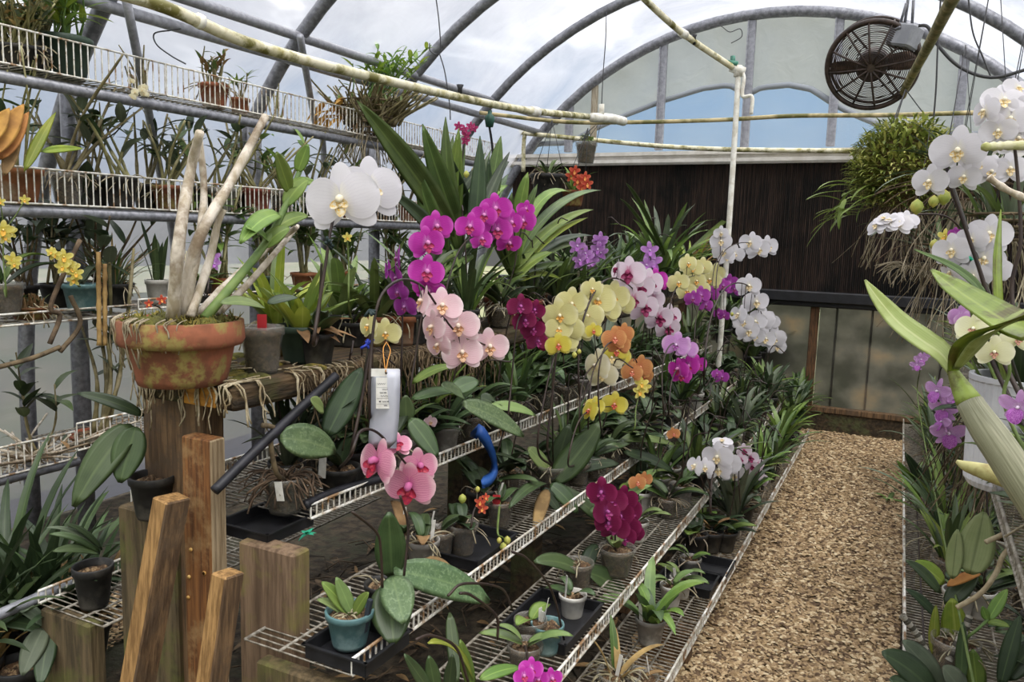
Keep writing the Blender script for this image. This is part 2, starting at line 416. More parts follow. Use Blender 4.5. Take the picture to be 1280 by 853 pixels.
# cooling pad: fluted paper wall
root = thing('cooling_pad', 'dark brown wet fluted cooling pad filling the end wall', 'cooling pad', (-1.4, WY-.06, 1.2))
mb = MB(); nx = 620; x0, x1 = -4.0, 1.3; vs = []
for i in range(nx):
    x = x0+(x1-x0)*i/(nx-1); d = (.012 if i % 2 else -.006)+random.uniform(-.003, .003)
    for z in (1.30, 1.7, 2.1, zs-.14): vs.append((x+1.4, -.02-d, z-1.2))
mb.add(vs, [[i*4+j, (i+1)*4+j, (i+1)*4+j+1, i*4+j+1] for i in range(nx-1) for j in range(3)], 0, None, False)
mb.build('fluted_pad', m_pad, root)
mb = MB(); mb.box((0, -.07, .06), (5.4, .10, .10), 0, None, .01); mb.box((0, -.02, -.01), (5.4, .08, .05), 0, None, .01); mb.build('base_channel', m_dark, root)
# lower end wall of clear sheets over timber, blotchy reflections put into their colour
pm = bpy.data.materials.new('blotchy_clear_sheet'); N = NT(pm); t_ = N.n('ShaderNodeTexCoord').outputs['Object']
nz = N.n('ShaderNodeTexNoise', i_Vector=N.n('ShaderNodeMapping', i_Vector=t_, i_Scale=(1.4, 1, 1.6)).outputs[0], i_Scale=2.6, i_Detail=5).outputs[0]
gl = N.n('ShaderNodeBsdfGlass', i_Color=lin('cfd3cc'), i_Roughness=.35, i_IOR=1.1)
db = N.n('ShaderNodeBsdfPrincipled', i_Base_Color=N.ramp(nz, [(.35, lin('45433c')), (.52, lin('6d6a62')), (.62, lin('8a8478')), (.72, lin('a8937a'))]), i_Roughness=.3)
tb = N.n('ShaderNodeBsdfTranslucent', i_Color=N.ramp(nz, [(.35, lin('8a8880')), (.52, lin('b5b0a6')), (.7, lin('d9c3a4'))]))
N.link(N.n('ShaderNodeMixShader', i_0=.75, i_1=gl.outputs[0], i_2=N.n('ShaderNodeMixShader', i_0=.5, i_1=db.outputs[0], i_2=tb.outputs[0]).outputs[0]).outputs[0], N.n('ShaderNodeOutputMaterial').inputs[0])
for k, (a, b) in enumerate(((-4.1, -2.1), (-2.05, -.86), (-.78, .1), (.1, 1.4))):
    mb = MB(); mb.box(((a+b)/2, WY+.0, .73), (b-a, .012, 1.1)); 
    for i in range(int((b-a)/.3)): mb.box((a+.3*i+.15, WY-.012, .73), (.02, .015, 1.1))
    struct(mb, 'window_%d' % (k+2), pm)
for k, x in enumerate((-2.07, -.82, .62)):
    mb = MB(); mb.box((x, WY-.04, .72), (.075, .07, 1.06), 0, None, .005); struct(mb, 'trim_%d' % (20+k), M('stained_stud', '6a4a30', '40301f', 8, .85, stretch=(9, 9, 1)))
mb = MB(); mb.box((-1.4, WY-.02, 1.255), (5.9, .05, .035), 0, None, .004); struct(mb, 'trim_31', M('debris_ledge', '84755a', '4f4433', 20, .9, bump=.6))
mb = MB(); mb.box((-1.4, WY-.05, .21), (5.9, .09, .05), 0, None, .004); struct(mb, 'trim_30', m_wood_old)
mb = MB(); mb.box((-1.4, WY-.03, .09), (5.9, .10, .19), 0, None, .004); struct(mb, 'baseboard_back', m_wood_dark)
# purlins
for k, (x, z, y0, y1) in enumerate(((-3.62, 2.79, 1.5, WY), (-3.54, 2.92, 1.5, WY), (1.02, 2.6, .5, WY))):
    mb = MB(); mb.tube([(x, y0, z), (x, y1, z+.02)], .03, 10); struct(mb, 'trim_%d' % (40+k), m_steel_l)
# diagonal stay pipes against the left wall
for k, pp in enumerate(((V((-3.9, 3.35, 0)), PX(222, 350, -3.93), PX(198, 205, -3.92), PX(158, 0, -3.48)), (V((-3.9, 4.6, 0)), PX(405, 210, -3.93), PX(393, 150, -3.85), PX(375, 45, -3.45)))):
    mb = MB(); mb.tube(crv(pp, 20), .022, 8); struct(mb, 'trim_%d' % (50+k), m_steel_l)
for k, y in enumerate((2.72, 4.0, 5.3)):
    mb = MB(); mb.tube([(-3.93, y, 0), (-3.93, y, 2.4)], .045, 8); struct(mb, 'trim_%d' % (60+k), m_steel)
# ------------------------------------------------------------------ water pipes
def pipe(name, label, pts, r, mat, seg=10, cat='pipe', n=40, fit=()):
    mb = MB(); mb.tube(crv(pts, n), r, seg); o = mb.build(name, mat); tag(o, label, cat)
    if fit:
        f = MB()
        for a, b, rr in fit: f.tube([a, b], rr, 10)
        f.build('pipe_fitting', m_pvc, o)
    return o
pv = [V((-2.2, 1.2, 2.39)), PX(180, 0, -2.2), PX(320, 57, -2.2), PX(480, 100, -2.2), PX(640, 135, -2.2), PX(735, 146, -2.2)]
pipe('water_pipe', 'algae stained cream pipe running the length of the bench overhead', pv, .021, m_pvc_old, fit=[(PX(246, 25, -2.2), PX(252, 28, -2.2), .026), (PX(664, 139, -2.2), PX(672, 140, -2.2), .03)])
b0 = PX(740, 147, -2.2)
pipe('tee_fitting', 'white elbow with green valve joining the long pipe and thin hose', [b0, PX(762, 148, -2.15), PX(780, 152, -2.1)], .034, m_pvc, cat='fitting', fit=[(PX(752, 146, -2.17), PX(752, 130, -2.17), .02)])
pipe('water_hose', 'thin stained hose strung across in front of the gable', [PX(600, 141, -3.3), PX(700, 152, -2.6), PX(780, 153, -2.1), PY(900, 150, 6.3), PY(990, 145, 6.3), PY(1110, 144, 6.3), PY(1222, 141, 6.3), PY(1330, 140, 6.3)], .016, M('stained_hose', 'b9a97f', '6d6a3c', 9, .6))
pipe('water_pipe', 'cream overhead pipe slanting down to the white standpipe', [PY(790, -20, 5.0), PY(807, 0, 5.2), PY(855, 43, 5.8), PY(918, 86, 6.3)], .022, m_pvc_old, fit=[(PY(851, 40, 5.76), PY(857, 44, 5.82), .03)])
st = pipe('standpipe', 'white standpipe rising from the bench in front of the cooling pad', [PY(923, 84, 6.3), PY(921, 130, 6.3), PY(910, 300, 6.3), PY(897, 470, 6.3)], .021, m_pvc, fit=[(PY(914, 84, 6.3), PY(930, 90, 6.3), .035), (PY(923, 82, 6.3), PY(922, 96, 6.3), .03)])
mb = MB(); mb.tube(crv([PY(926, 88, 6.3), PY(930, 98, 6.3), PY(928, 120, 6.3), PY(940, 121, 6.3), PY(939, 143, 6.3)], 30), .014, 8); mb.build('side_branch', m_pvc, st)
mb = MB(); mb.tube([PY(916, 82, 6.3), PY(916, 70, 6.3)], [.022, .018], 8); mb.tube([PY(909, 78, 6.28), PY(922, 80, 6.28)], .02, 8); mb.build('green_valve', M('green_plastic', '3f7a66', '2c5a4c', 10, .5), st)
pipe('water_pipe', 'white pipe lying along the wall just above the gutter', [PY(654, 215, 7.6), PY(656, 169, 7.6), PY(668, 168, 7.6), PY(860, 185, 7.7), PY(1075, 189, 7.75), PY(1180, 192, 7.75)], .022, m_pvc_old)
pipe('mossy_pipe', 'moss covered pipe hanging at a slant beside the round fan', [PD(1215, -40, 2.0), PD(1190, 0, 2.3), PD(1160, 58, 3.0), PD(1133, 108, 3.9), PD(1128, 120, 4.2)], .019, m_pvc_moss)
# drip emitter on the bench pipe and hooks of wire
for px, py, lb in ((575, 111, 'black drip nozzle on the long overhead pipe'), (868, 47, 'black drip nozzle on the slanting pipe')):
    p = PX(px, py, -2.2) if px < 700 else PY(px, py, 5.9)
    mb = MB(); mb.tube([p+V((0, 0, -.05)), p, p+V((0, 0, .02))], [.012, .012, .02], 8); tag(mb.build('drip_nozzle', m_dark), lb, 'nozzle')
m_thin = M('thin_dark_wire', '3a3a3c')
def wirehook(label, pts, Y, r=.004):
    mb = MB(); mb.tube(crv([PY(x, y, Y) for x, y in pts], 30), r, 5); tag(mb.build('hanging_wire', m_thin), label, 'wire')
wirehook('thin wire with a hook dangling above the tall strap leaves', [(544, -10), (549, 30), (550, 66), (538, 64), (537, 54)], 4.6)
wirehook('thin wire hanging down past the long overhead pipe toward the bench', [(549, 66), (556, 90), (562, 130), (563, 150)], 4.6)
wirehook('wire with a small hook hanging from the rib near the gable', [(758, 15), (757, 50), (754, 90), (752, 130)], 6.4)
wirehook('heart shaped wire loop hooked below the end arch', [(888, 34), (900, 32), (912, 40), (925, 36), (927, 46), (914, 54)], 7.6)
wirehook('fine wire hanging beside the mossy pipe', [(1176, -5), (1172, 60), (1170, 110), (1166, 160)], 4.2)
wirehook('fine wire drooping from the roof above the white orchids', [(1210, -5), (1216, 40), (1228, 70), (1238, 95)], 4.6)
wirehook('black looped wire above the small terracotta pot on the top shelf', [(226, 36), (212, 38), (193, 42), (196, 56), (214, 70), (232, 80)], 3.0)
wirehook('electric cable sagging from the fan box across the roof', [(1148, 32), (1160, 34), (1172, 56), (1200, 84), (1240, 97), (1290, 85)], 4.3, .008)
# ------------------------------------------------------------------ fan
FC = PY(1090, 82, 4.6); fr = 53*depth(FC)/1000
fan = thing('circulation_fan', 'round caged fan with rusty blades hanging below the roof', 'fan', FC)
to = (CAM-FC).normalized(); to = (to+V((-.1, 0, -.25))).normalized()
q = to.to_track_quat('Z', 'Y').to_matrix()
m_cage = M('rusty_black_cage', '43352e', '2b221d', 30, .55)
def ring(mb, r, rad, z, n=48, seg=5): mb.tube([q @ V((r*math.cos(2*PI*i/n), r*math.sin(2*PI*i/n), z)) for i in range(n+1)], rad, seg, 0, False)
mb = MB()
ring(mb, fr, .013, 0, 60, 8); ring(mb, fr*.99, .008, -.10, 60, 6)
for i in range(20):
    r = fr*(.16+.82*i/20); ring(mb, r, .0023, .055*(1-(r/fr)**2))
    if i % 6 == 0: ring(mb, r, .003, -.10-.03*(1-(r/fr)**2))
for k in range(12):
    a = 2*PI*k/12+.1; mb.tube([q @ V((r*fr*math.cos(a), r*fr*math.sin(a), .004+.055*(1-r*r))) for r in (.1, .4, .7, 1)], .0055, 5)
    if k % 2 == 0: mb.tube([q @ V((r*fr*math.cos(a), r*fr*math.sin(a), z)) for r, z in ((1, 0), (.99, -.1), (.2, -.14))], .006, 5)
mb.build('cage', m_cage, fan)
mb = MB(); mb.tube([q @ V((0, 0, z)) for z in (.05, .03, -.08, -.16)], [.05, .075, .075, .05], 20); mb.build('motor', M('dull_motor', '5a4d45', '3a322d', 20, .5), fan)
for k in range(2):
    a = PI*k+.03; mb = MB(); pts = []; 
    for i in range(6):
        r = fr*(.16+.76*i/5); pts.append(q @ V((r*math.cos(a), r*math.sin(a), -.03)))
    mb.ribbon(pts, [fr*x for x in (.12, .17, .2, .22, .22, .18)], q @ V((-math.sin(a)*.5, math.cos(a)*.5, .8)), .1, 0, .004)
    mb.build('blade', M('rusty_blade', '5d4536', '3d2c22', 18, .6), fan)
bc = PY(1131, 46, 4.55)
mb = MB(); mb.box(bc-FC, (.13, .10, .11), 0, Matrix.Rotation(.3, 3, 'Y') @ Matrix.Rotation(-.5, 3, 'Z'), .01); mb.build('junction_box', M('grey_metal_box', '8d8f94', '77797e', 12, .45), fan)
mb = MB()
for a, b in (((1131, 30), (1137, -15)), ((1124, 34), (1133, 4)), ((1140, 32), (1142, 0)), ((1112, 40), (1125, 34))): mb.tube([PY(*a, 4.56)-FC, PY(*b, 4.5)-FC], .007, 6)
mb.build('hanger_rods', m_steel, fan)
# ------------------------------------------------------------------ wire shelves
def wire_shelf(label, a, b, dep, lip=.045, group=None, mat=None, dz=.0, pitch=.026, side=-1, wmat=None, thin=.0028, tube=True, skip=1):
    """front edge a->b (top of lip), deck reaches dep toward side*X, deck lies lip below a.z"""
    a, b = V(a), V(b); mat = mat or m_white; wmat = wmat or m_wire_d
    L = (b-a).length; root = thing('wire_shelf', label, 'shelf', (a.x, a.y, a.z-lip), group)
    d = b-a; n = max(2, int(L/pitch)); O = V((a.x, a.y, a.z-lip)); ox = V((side*dep, 0, dz))
    dk = MB()
    for i in range(n+1):
        p = d*(i/n); dk.tube([p, p+ox], thin, 4, 0, False)
    for f in (.33, .66): dk.tube([ox*f, d+ox*f], thin*1.7, 5)
    dk.build('wire_deck', wmat, root)
    lp = MB(); up = V((0, 0, lip))
    lp.tube([up, up+d], .0052, 6); lp.tube([V((0, 0, 0)), d], .0052, 6)
    for i in range(0, n+1, skip):
        p = d*(i/n); lp.tube([p, p+up], .0034, 4, 0, False)
    lp.build('front_lip', mat, root)
    bk = MB(); bk.tube([ox, ox+d], .0052, 6); bk.build('back_rail', wmat, root)
    return root
def rail_sections(tier, x0, x1, z, ys, dep, names, side=-1, lip=.045):
    for (y0, y1), nm in zip(zip(ys, ys[1:]), names):
        f = lambda y: x0+(x1-x0)*(y-ys[0])/(ys[-1]-ys[0])
        wire_shelf(nm, (f(y0), y0+.006, z), (f(y1), y1-.006, z), dep, lip, None, None, 0, .026, side)
rail_sections('t1', -1.62, -1.44, .90, (1.86, 3.4, 4.9, 6.5), .30, ['white wire shelf under the pink orchids, just below the bench top', 'white wire shelf behind the blue ribbon, just below the bench top', 'white wire shelf at the far end, just below the bench top'])
rail_sections('t2', -1.24, -1.22, .63, (1.58, 2.9, 4.2, 5.5, 6.9), .38, ['wire shelf holding the small teal pot, second step down', 'wire shelf beside the burgundy orchid, second step down', 'wire shelf below the lilac orchid, second step down', 'wire shelf at the far end of the second step down'])
rail_sections('t3', -.88, -.92, .42, (1.62, 2.85, 4.1, 5.4, 6.9), .36, ['nearest wire shelf of the third step, with tagged pots', 'wire shelf under the burgundy orchid, third step down', 'wire shelf behind the low white orchid, third step down', 'wire shelf at the far end of the third step down'])
rail_sections('t4', -.665, -.70, .20, (1.75, 3.2, 5.0, 7.0), .30, ['lowest wire shelf near the arching green plant', 'lowest wire shelf along the middle of the gravel aisle', 'lowest wire shelf at the far end of the gravel aisle'])
rail_sections('l1', -2.30, -2.30, .86, (1.75, 3.4, 5.0), .30, ['white wire shelf behind the leaning posts on the far side of the bench top', 'wire shelf further along the far side of the bench'], 1)
rail_sections('l2', -2.66, -2.66, .46, (1.64, 3.2), .34, ['short stub of white wire shelf on the low mossy board'], 1)
rail_sections('r1', .10, .0, .34, (1.5, 3.0, 4.35, 5.6, 7.2), .46, ['nearest white wire shelf on the other side of the aisle', 'second white wire shelf along the other side of the aisle', 'third white wire shelf along the other side of the aisle', 'farthest white wire shelf along the other side of the aisle'], 1, .04)
# left wall shelving
for lb, y0, y1, z, lip in (('white wire basket shelf at the top with the dark green pot', 1.5, 2.95, 2.56, .155), ('white wire basket shelf at the top with the small terracotta pot', 2.96, 4.4, 2.56, .155), ('far stretch of the top white wire basket shelf', 4.41, 6.6, 2.56, .155),
        ('white wire basket shelf, second from the top, with the dried orange sheaths', 1.5, 2.95, 1.98, .155), ('white wire basket shelf, second from the top, behind the bare canes', 2.96, 4.4, 1.98, .155), ('far stretch of the second white wire basket shelf', 4.41, 6.6, 1.98, .155),
        ('white wire shelf with the yellow orchid in a teal pot', 1.5, 2.74, 1.345, .05), ('white wire shelf behind the terracotta bowl', 2.75, 4.4, 1.37, .05), ('far white wire shelf low on the side wall', 4.41, 6.4, 1.37, .05),
        ('low white wire basket shelf full of twiggy stems', 1.4, 2.38, .765, .13), ('low white wire basket shelf with the terracotta saucer', 2.39, 3.2, .80, .13)):
    wire_shelf(lb, (-3.5, y0, z), (-3.5, y1, z), .40, lip, None, None, 0, .035, -1, None, .003, True, 10 if lip == .05 else 1)
for z, lb in ((2.35, 'grey support pipe beneath the top basket shelf'), (1.79, 'grey support pipe beneath the second basket shelf'), (.615, 'grey support pipe beneath the lowest basket shelf')):
    mb = MB(); mb.tube([(-3.52, 1.3, z), (-3.52, 6.6 if z > 1 else 2.4, z)], .026, 10); tag(mb.build('support_pipe', m_steel), lb, 'pipe')
# ------------------------------------------------------------------ bench timber
def board(name, label, c, d, mat, rot=None, bev=.006, cat='board', group=None):
    mb = MB(); mb.box((0, 0, 0), d, 0, rot, bev); o = mb.build(name, mat, None, c); return tag(o, label, cat, group)
# bench top boards
for y0, y1, lb in ((1.66, 3.3, 'root covered plank on top of the bench under the terracotta bowl'), (3.31, 5.0, 'middle plank on top of the bench'), (5.01, 6.6, 'far plank on top of the bench')):
    mb = MB(); n = 30; L = y1-y0
    mb.box((0, L/2, 0), (.42, L, .075), 0, None, .012)
    o = mb.build('bench_plank', M('rotting_plank', '54422b', '271f14', 4, .9, bump=.9, stretch=(6, 1, 6), c3='3a3719', sc3=5) , None, (-1.93, y0, 1.255)); tag(o, lb, 'plank')
    if y0 < 2:
        r_ = MB()
        for i in range(90):
            x = R(-.2, .2); z = R(.035, .05); y = R(.0, .5); p = V((x, y, z)); pts = [p]
            if i < 40:
                x = R(-.21, .21); y = -.006; pts = [V((x, .08, .045)), V((x+R(-.02, .02), -.01, .042))]
                for k in range(R(2, 6).__int__()): pts.append(pts[-1]+V((R(-.02, .02), R(-.008, .006), -R(.012, .05))))
            elif i < 60:
                y = R(0, .6); pts = [V((.17, y, .045)), V((.22, y+R(-.02, .02), .04))]
                for k in range(4): pts.append(pts[-1]+V((R(-.003, .01), R(-.02, .02), -R(.015, .045))))
            else:
                for k in range(6): pts.append(pts[-1]+V((R(-.05, .05), R(-.04, .04), R(-.004, .006))))
            r_.tube(crv(pts, 8), R(.0018, .0036), 4)
        r_.build('roots', M('pale_roots', 'b3a78c', '7d6c4e', 30, .8), o)
        m2 = MB()
        for i in range(26):
            p = V((R(-.2, .2), R(-.0, .5), .034)); rr = R(.02, .05)
            m2.lathe([(rr, 0), (rr*.9, .008), (rr*.6, .014), (.001, .018)], p, 8, 0, None, .2)
        m2.build('moss', m_moss, o)
        kn = MB(); kn.tube([(.055, .002, .0), (.055, -.006, 0)], [.013, .009], 10); kn.box((.075, -.003, -.002), (.13, .01, .06), 1, None, .003); kn.build('bare_wood_patch', [M('knot', '3a2412'), M('orange_wood', 'bd8734', '8f5f22', 6, .7, stretch=(1, 5, 8), bump=.3)], o)
board('support_post', 'thick knotty post under the root covered plank end', (-2.06, 1.77, .61), (.27, .09, 1.21), m_wood_old)
board('riser_board', 'broad mossy board behind the longest leaning brace', (-2.17, 1.74, .41), (.27, .07, .82), m_wood_moss)
board('riser_board', 'short green mossy board under the stub of wire shelf', (-2.50, 1.66, .20), (.26, .06, .42), m_wood_moss)
board('riser_board', 'wide weathered board standing beside the small teal pot', (-1.615, 1.70, .41), (.215, .07, .84), m_wood_edge)
board('riser_board', 'low board end under the front of the teal pot shelf', (-1.40, 1.60, .27), (.34, .05, .54), m_wood_moss)
mb = MB(); mb.box((0, 0, 0), (.118, .055, 1.16), 0, None, .004); mb.m = [1 if sum(mb.v[i][0] for i in f)/len(f) > .055 else 0 for f in mb.f]
o = mb.build('end_post', [m_wood_red, M('grey_lumber', '98866a', '6f5d44', 5, .8, bump=.4, stretch=(14, 14, .8))], None, (-1.805, 1.62, .565)); tag(o, 'reddish doubled post standing at the bench end', 'post')
hd = MB()
for i in range(14): 
    p = V((R(-.05, .05), -.026, R(-.4, .3))); hd.tube([p, p+V((0, -.006, 0))], .006, 6)
hd.build('resin_spots', M('resin', 'd9b36a', 'a97c3c', 30, .4), o)
def brace(label, a, b, w, t, mats):
    a, b = V(a), V(b); b = a+(b-a)*((a.z-.02)/(a.z-b.z)); d = (a-b); L = d.length; z = d.normalized(); y = V((0, -1, 0)); y = (y-z*y.dot(z)).normalized(); x = y.cross(z)
    rot = Matrix((x, y, z)).transposed(); mb = MB(); mb.box((0, 0, 0), (w, t, L), 0, rot, .004); mb.m = [1 if abs((sum((V(mb.v[i]) for i in f), V((0, 0, 0)))/len(f)).dot(x)) > w*.45 else 0 for f in mb.f]; o = mb.build('leaning_brace', mats, None, (a+b)/2); tag(o, label, 'brace')
brace('long pale timber brace leaning against the reddish post', PY(215, 622, 1.5), PY(152, 868, 1.42)-V((.0, 0, .2)), .058, .085, [m_wood_new, m_wood_old])
brace('shorter pale timber brace between the reddish post and weathered board', PY(285, 716, 1.5), PY(252, 868, 1.44)-V((0, 0, .15)), .055, .07, [m_wood_new, m_wood_old])
# blocks under the aisle-side shelves
for i, (x, y, z, dx, dz, lb) in enumerate(((-1.12, 3.45, .19, .14, .36, 'rusty brown block propping the third step by the arching green plant'), (-.80, 3.15, .075, .18, .15, 'dark block under the lowest shelf at the gravel edge'), (-.85, 5.0, .075, .2, .15, 'dark block under the lowest shelf farther up the aisle'), (-1.12, 4.9, .19, .14, .36, 'wooden block under the third step far along the bench'), (-1.5, 3.2, .29, .12, .56, 'wooden riser under the second step by the burgundy orchid'), (-1.5, 4.9, .29, .12, .56, 'wooden riser under the second step far along the bench'), (-1.8, 3.25, .42, .12, .83, 'wooden riser under the upper step by the blue ribbon'), (-1.98, 3.42, .6, .12, 1.2, 'inner timber support under the middle of the bench top'), (-1.98, 5.0, .6, .12, 1.2, 'inner timber support under the far bench top'))):
    board('riser_board', lb, (x, y, z), (dx, .09, dz), m_wood_dark if i > 3 else M('rusty_block', '6d5136', '453525', 5, .85, bump=.4, stretch=(6, 6, 2)))  # inner risers get darker wood, painting in the shade beneath the steps
for x, y, z, lb in ((.35, 2.9, .15, 'dark block under the nearest shelf across the aisle'), (.3, 4.5, .15, 'dark block under a middle shelf across the aisle'), (.3, 6.2, .15, 'dark block under the farthest shelf across the aisle')):
    board('riser_board', lb, (x, y, z), (.35, .09, .3), m_wood_moss)
# dried roots trailing from the plank edge farther along
pk = [o for o in COL.objects if str(o.get('label')).startswith('root covered plank')][0]; r_ = MB()
for i in range(150):
    y = R(.3, 1.62); p = V((.20, y, R(-.03, .04))); pts = [V((.15, y+R(-.05, .05), .042)), V((.215, y, .03))]
    for k in range(random.randint(2, 6)): pts.append(pts[-1]+V((R(-.004, .012), R(-.03, .03), -R(.02, .06))))
    r_.tube(crv(pts, 9), R(.0014, .003), 4)
r_.build('trailing_roots', M('brown_dry_roots', '7f6d52', '4f412f', 30, .85), pk)
# conduits along the bench
pipe('conduit', 'grey conduit with black end beneath the bench top edge', [PX(268, 614, -1.70), PX(320, 563, -1.68), PX(374, 512, -1.67), PX(420, 470, -1.66)], .015, m_rubber)
pipe('conduit', 'black foam covered pipe along the pink orchid shelf edge', [PX(381, 632, -1.63), PX(420, 615, -1.63), PX(500, 592, -1.6)], .015, m_rubber)
pipe('conduit', 'grey pipe with black clamp jutting beside the mossy board', [PX(-20, 777, -2.72), PX(60, 742, -2.72), PX(130, 708, -2.72)], .02, m_steel_l)
# ------------------------------------------------------------------ plant materials
g_phal = M('orchid_leaf', '4a5d38', '37492b', 5, .42, trans=.12, rand=.18, mid='667a4b', spec=.45)
g_phal_l = M('pale_orchid_leaf', '7d9157', '637a48', 5, .45, trans=.15, rand=.12, mid='8fa663')
g_phal_s = M('silvery_orchid_leaf', '5a7049', '4a6040', 22, .4, trans=.12, rand=.1, mid='74885c', c3='6f835e', sc3=90)
g_dark = M('dark_leaf', '3a4a30', '283722', 5, .45, trans=.18, rand=.2, mid='54663f')
g_strap = M('strap_leaf', '5a6d38', '43562b', 5, .45, trans=.22, rand=.2, mid='7c9450')
g_yel = M('yellow_green_leaf', '9aa63e', '6f8a2f', 5, .5, trans=.28, rand=.15, mid='b9c065')
g_lime = M('fresh_leaf', '80964a', '62803a', 5, .45, trans=.28, rand=.12, mid='a4bd5e')
g_grey = M('grey_green_leaf', '66705a', '4a5544', 5, .55, trans=.2, rand=.2, mid='77826a')
g_pale = M('translucent_leaf', 'a8b37e', '8d9c66', 5, .45, trans=.35, mid='5d6b42')
g_fg = M('foreground_leaf', 'a3ab6c', '87964f', 6, .45, trans=.2, mid='b9bd85', c3='7d8a3c', sc3=14)
g_fgd = M('foreground_leaf_deep', '7d8f2e', '5f7522', 8, .4, trans=.25, mid='96a545', c3='544d1c', sc3=16)
g_brown = M('dried_leaf', 'a98a5c', '7c6240', 9, .8, trans=.2, rand=.2)
g_orange = M('dried_orange_sheath', 'c8944c', 'a3713a', 9, .7, trans=.25, rand=.1)
g_cane = M('orchid_cane', '8a8258', '66603f', 14, .6, rand=.2, c3='a39a78', sc3=9)
g_caneg = M('green_cane', '6f8446', '56703a', 14, .6, rand=.15)
g_caneb = M('bleached_cane', 'cfc5b6', 'a3967f', 9, .8, stretch=(3, 3, 1), bump=.4, c3='7a6a55', sc3=6)
g_root = M('aerial_root', 'a69c84', '7d7158', 20, .85, rand=.1)
g_rootd = M('brown_root', '6e5d47', '4a3d2e', 20, .9, rand=.1)
g_spike = M('flower_stem', '2a201e', '382b22', 15, .5)
g_spikeg = M('green_stem', '67793f', '54652f', 15, .5)
g_bud = M('bud', 'b9b25a', '8f9a46', 20, .5, trans=.1)
m_terra = M('terracotta', '96573c', '78442f', 10, .85, bump=.2, c3='8f7560', sc3=7, rand=.08)
m_terra_m = M('mossy_terracotta', '8a533a', '67402b', 9, .9, bump=.3, c3='867842', sc3=15)
m_clear = M('clear_plastic', '96928a', '6f6a5e', 5, .15, alpha=.42, spec=.9)
m_grnpot = M('dark_green_plastic', '3a4a3c', '2c3a30', 12, .5)
m_teal = M('teal_plastic', '5d7f80', '4c6b6d', 10, .45, c3='7d9694', sc3=8)
m_blackp = M('black_pot', '2c2b2a', '1d1c1b', 12, .55, c3='45423c', sc3=8)
m_greyp = M('grey_pot', '8b8781', '6d6962', 10, .6, c3='a8a49b', sc3=8)
m_whitep = M('white_plastic', 'cfccc4', 'aeaaa0', 10, .4)
m_bark = M('bark_mix', '6b5138', '35281c', 38, .95, bump=1, c3='9a8160', sc3=45)
m_tag = M('white_tag', 'd9d7d0', 'c4c1b8', 30, .5)
m_red = M('red_plastic', 'a8262c')
m_clip = M('teal_clip', '2fa07c', '237a60')
POTM = dict(terracotta=m_terra, mossy=m_terra_m, clear=m_clear, green=m_grnpot, teal=m_teal, black=m_blackp, grey=m_greyp, white=m_whitep)
# petals
PV = {}
def var(k, petal, lip, col='f2e9d8', shape='phal'): PV[k] = (petal, lip, M('col_'+k, col, None, trans=.2), shape, {})
var('white', PM('p_white', 'e6e2d2', 'd9d6da', 'dedbe0', 'b9b3bd', .14), M('l_white', 'e2ba52', 'efe6d0', 30, .5, trans=.2), 'f4ead0')
var('whitep', PM('p_whitep', 'c2477d', 'e0d0da', 'e2d8df', 'd7a8c6', .35), M('l_wp', '7d1f4a', '96305e', 30, .5), '8c2a55')
var('magenta', PM('p_magenta', 'd99ad6', 'c238a8', 'd763c4', '96208a', .45), M('l_mag', '96165e', 'b83a55', 40, .5), 'd98ac0')
var('purple', PM('p_purple', 'c98ad0', 'a13f9c', 'b968b6', '7d2a80', .4), M('l_pur', '7a1e62', '9a3a6e', 40, .5), 'c88ac0')
var('pale', PM('p_pale', 'f0ddd0', 'e6c6cb', 'efdcdc', 'd59cae', .5), M('l_pale', 'c9803f', 'efcfae', 34, .5, trans=.2), 'f0dcc8')
var('pink', PM('p_pink', 'c86aa2', 'dc96ae', 'f0cdd2', 'b8527f', .55), M('l_pink', '8c1640', 'b3303f', 40, .5), 'c86a9c')
var('burg', PM('p_burg', '8c3f78', '761744', '8c2a58', '4c0c2c', .6), M('l_burg', '6e1248', '96206a', 40, .5), 'b05a9c')
var('yellow', PM('p_yellow', 'e2d8a4', 'd9d396', 'e4dfb4', 'c2b870', .4), M('l_yel', 'e6c25a', 'd98a4a', 40, .5), 'f0e6c0')
var('yelred', PM('p_yelred', 'd9a04a', 'd9cb55', 'e2da82', 'b99a30', .3), M('l_yr', 'b53a3c', 'd9704a', 40, .5), 'e0a08a')
var('cream', PM('p_cream', 'efe2b8', 'eee6c4', 'f4eeda', 'd8cc9a', .3), M('l_crm', 'e2c07a', 'efe0b0', 40, .5), 'f2e8d0')
var('orange', PM('p_orange', 'c97a56', 'c98a58', 'd6a66c', 'a85c3a', .7), M('l_or', 'c25a4a', 'd98a6a', 40, .5), 'e8b090')
var('lilac', PM('p_lilac', 'e2c2e0', 'cf9ad2', 'e0bce0', 'a35aa8', .5), M('l_lil', '8c3a8a', 'b068b0', 40, .5), 'e0c0e0')
var('cat', PM('p_cat', 'f0e0f0', 'd0a6d3', 'd6aeda', '9a4fa6', 1.2, 30), M('l_cat', '8c2f96', 'c47fc9', 40, .5), 'efd9ef', 'cat')
var('dendy', PM('p_dendy', 'e0c850', 'e2d46e', 'ece39a', 'c2b040', .2), M('l_dy', 'd9b03a', 'c98a2a', 40, .5), 'efe090', 'dend')
var('redor', PM('p_redor', 'b8332c', 'cf5a44', 'd9805c', '96282a', .4), M('l_ro', 'e0b040', 'c23a3a', 40, .5), 'e0a060', 'dend')
var('rosy', PM('p_rosy', 'a02a5c', 'b03a6c', 'c05a86', '801a48', .3), M('l_ros', '801a48', None, trans=.1), 'd080a0', 'dend')
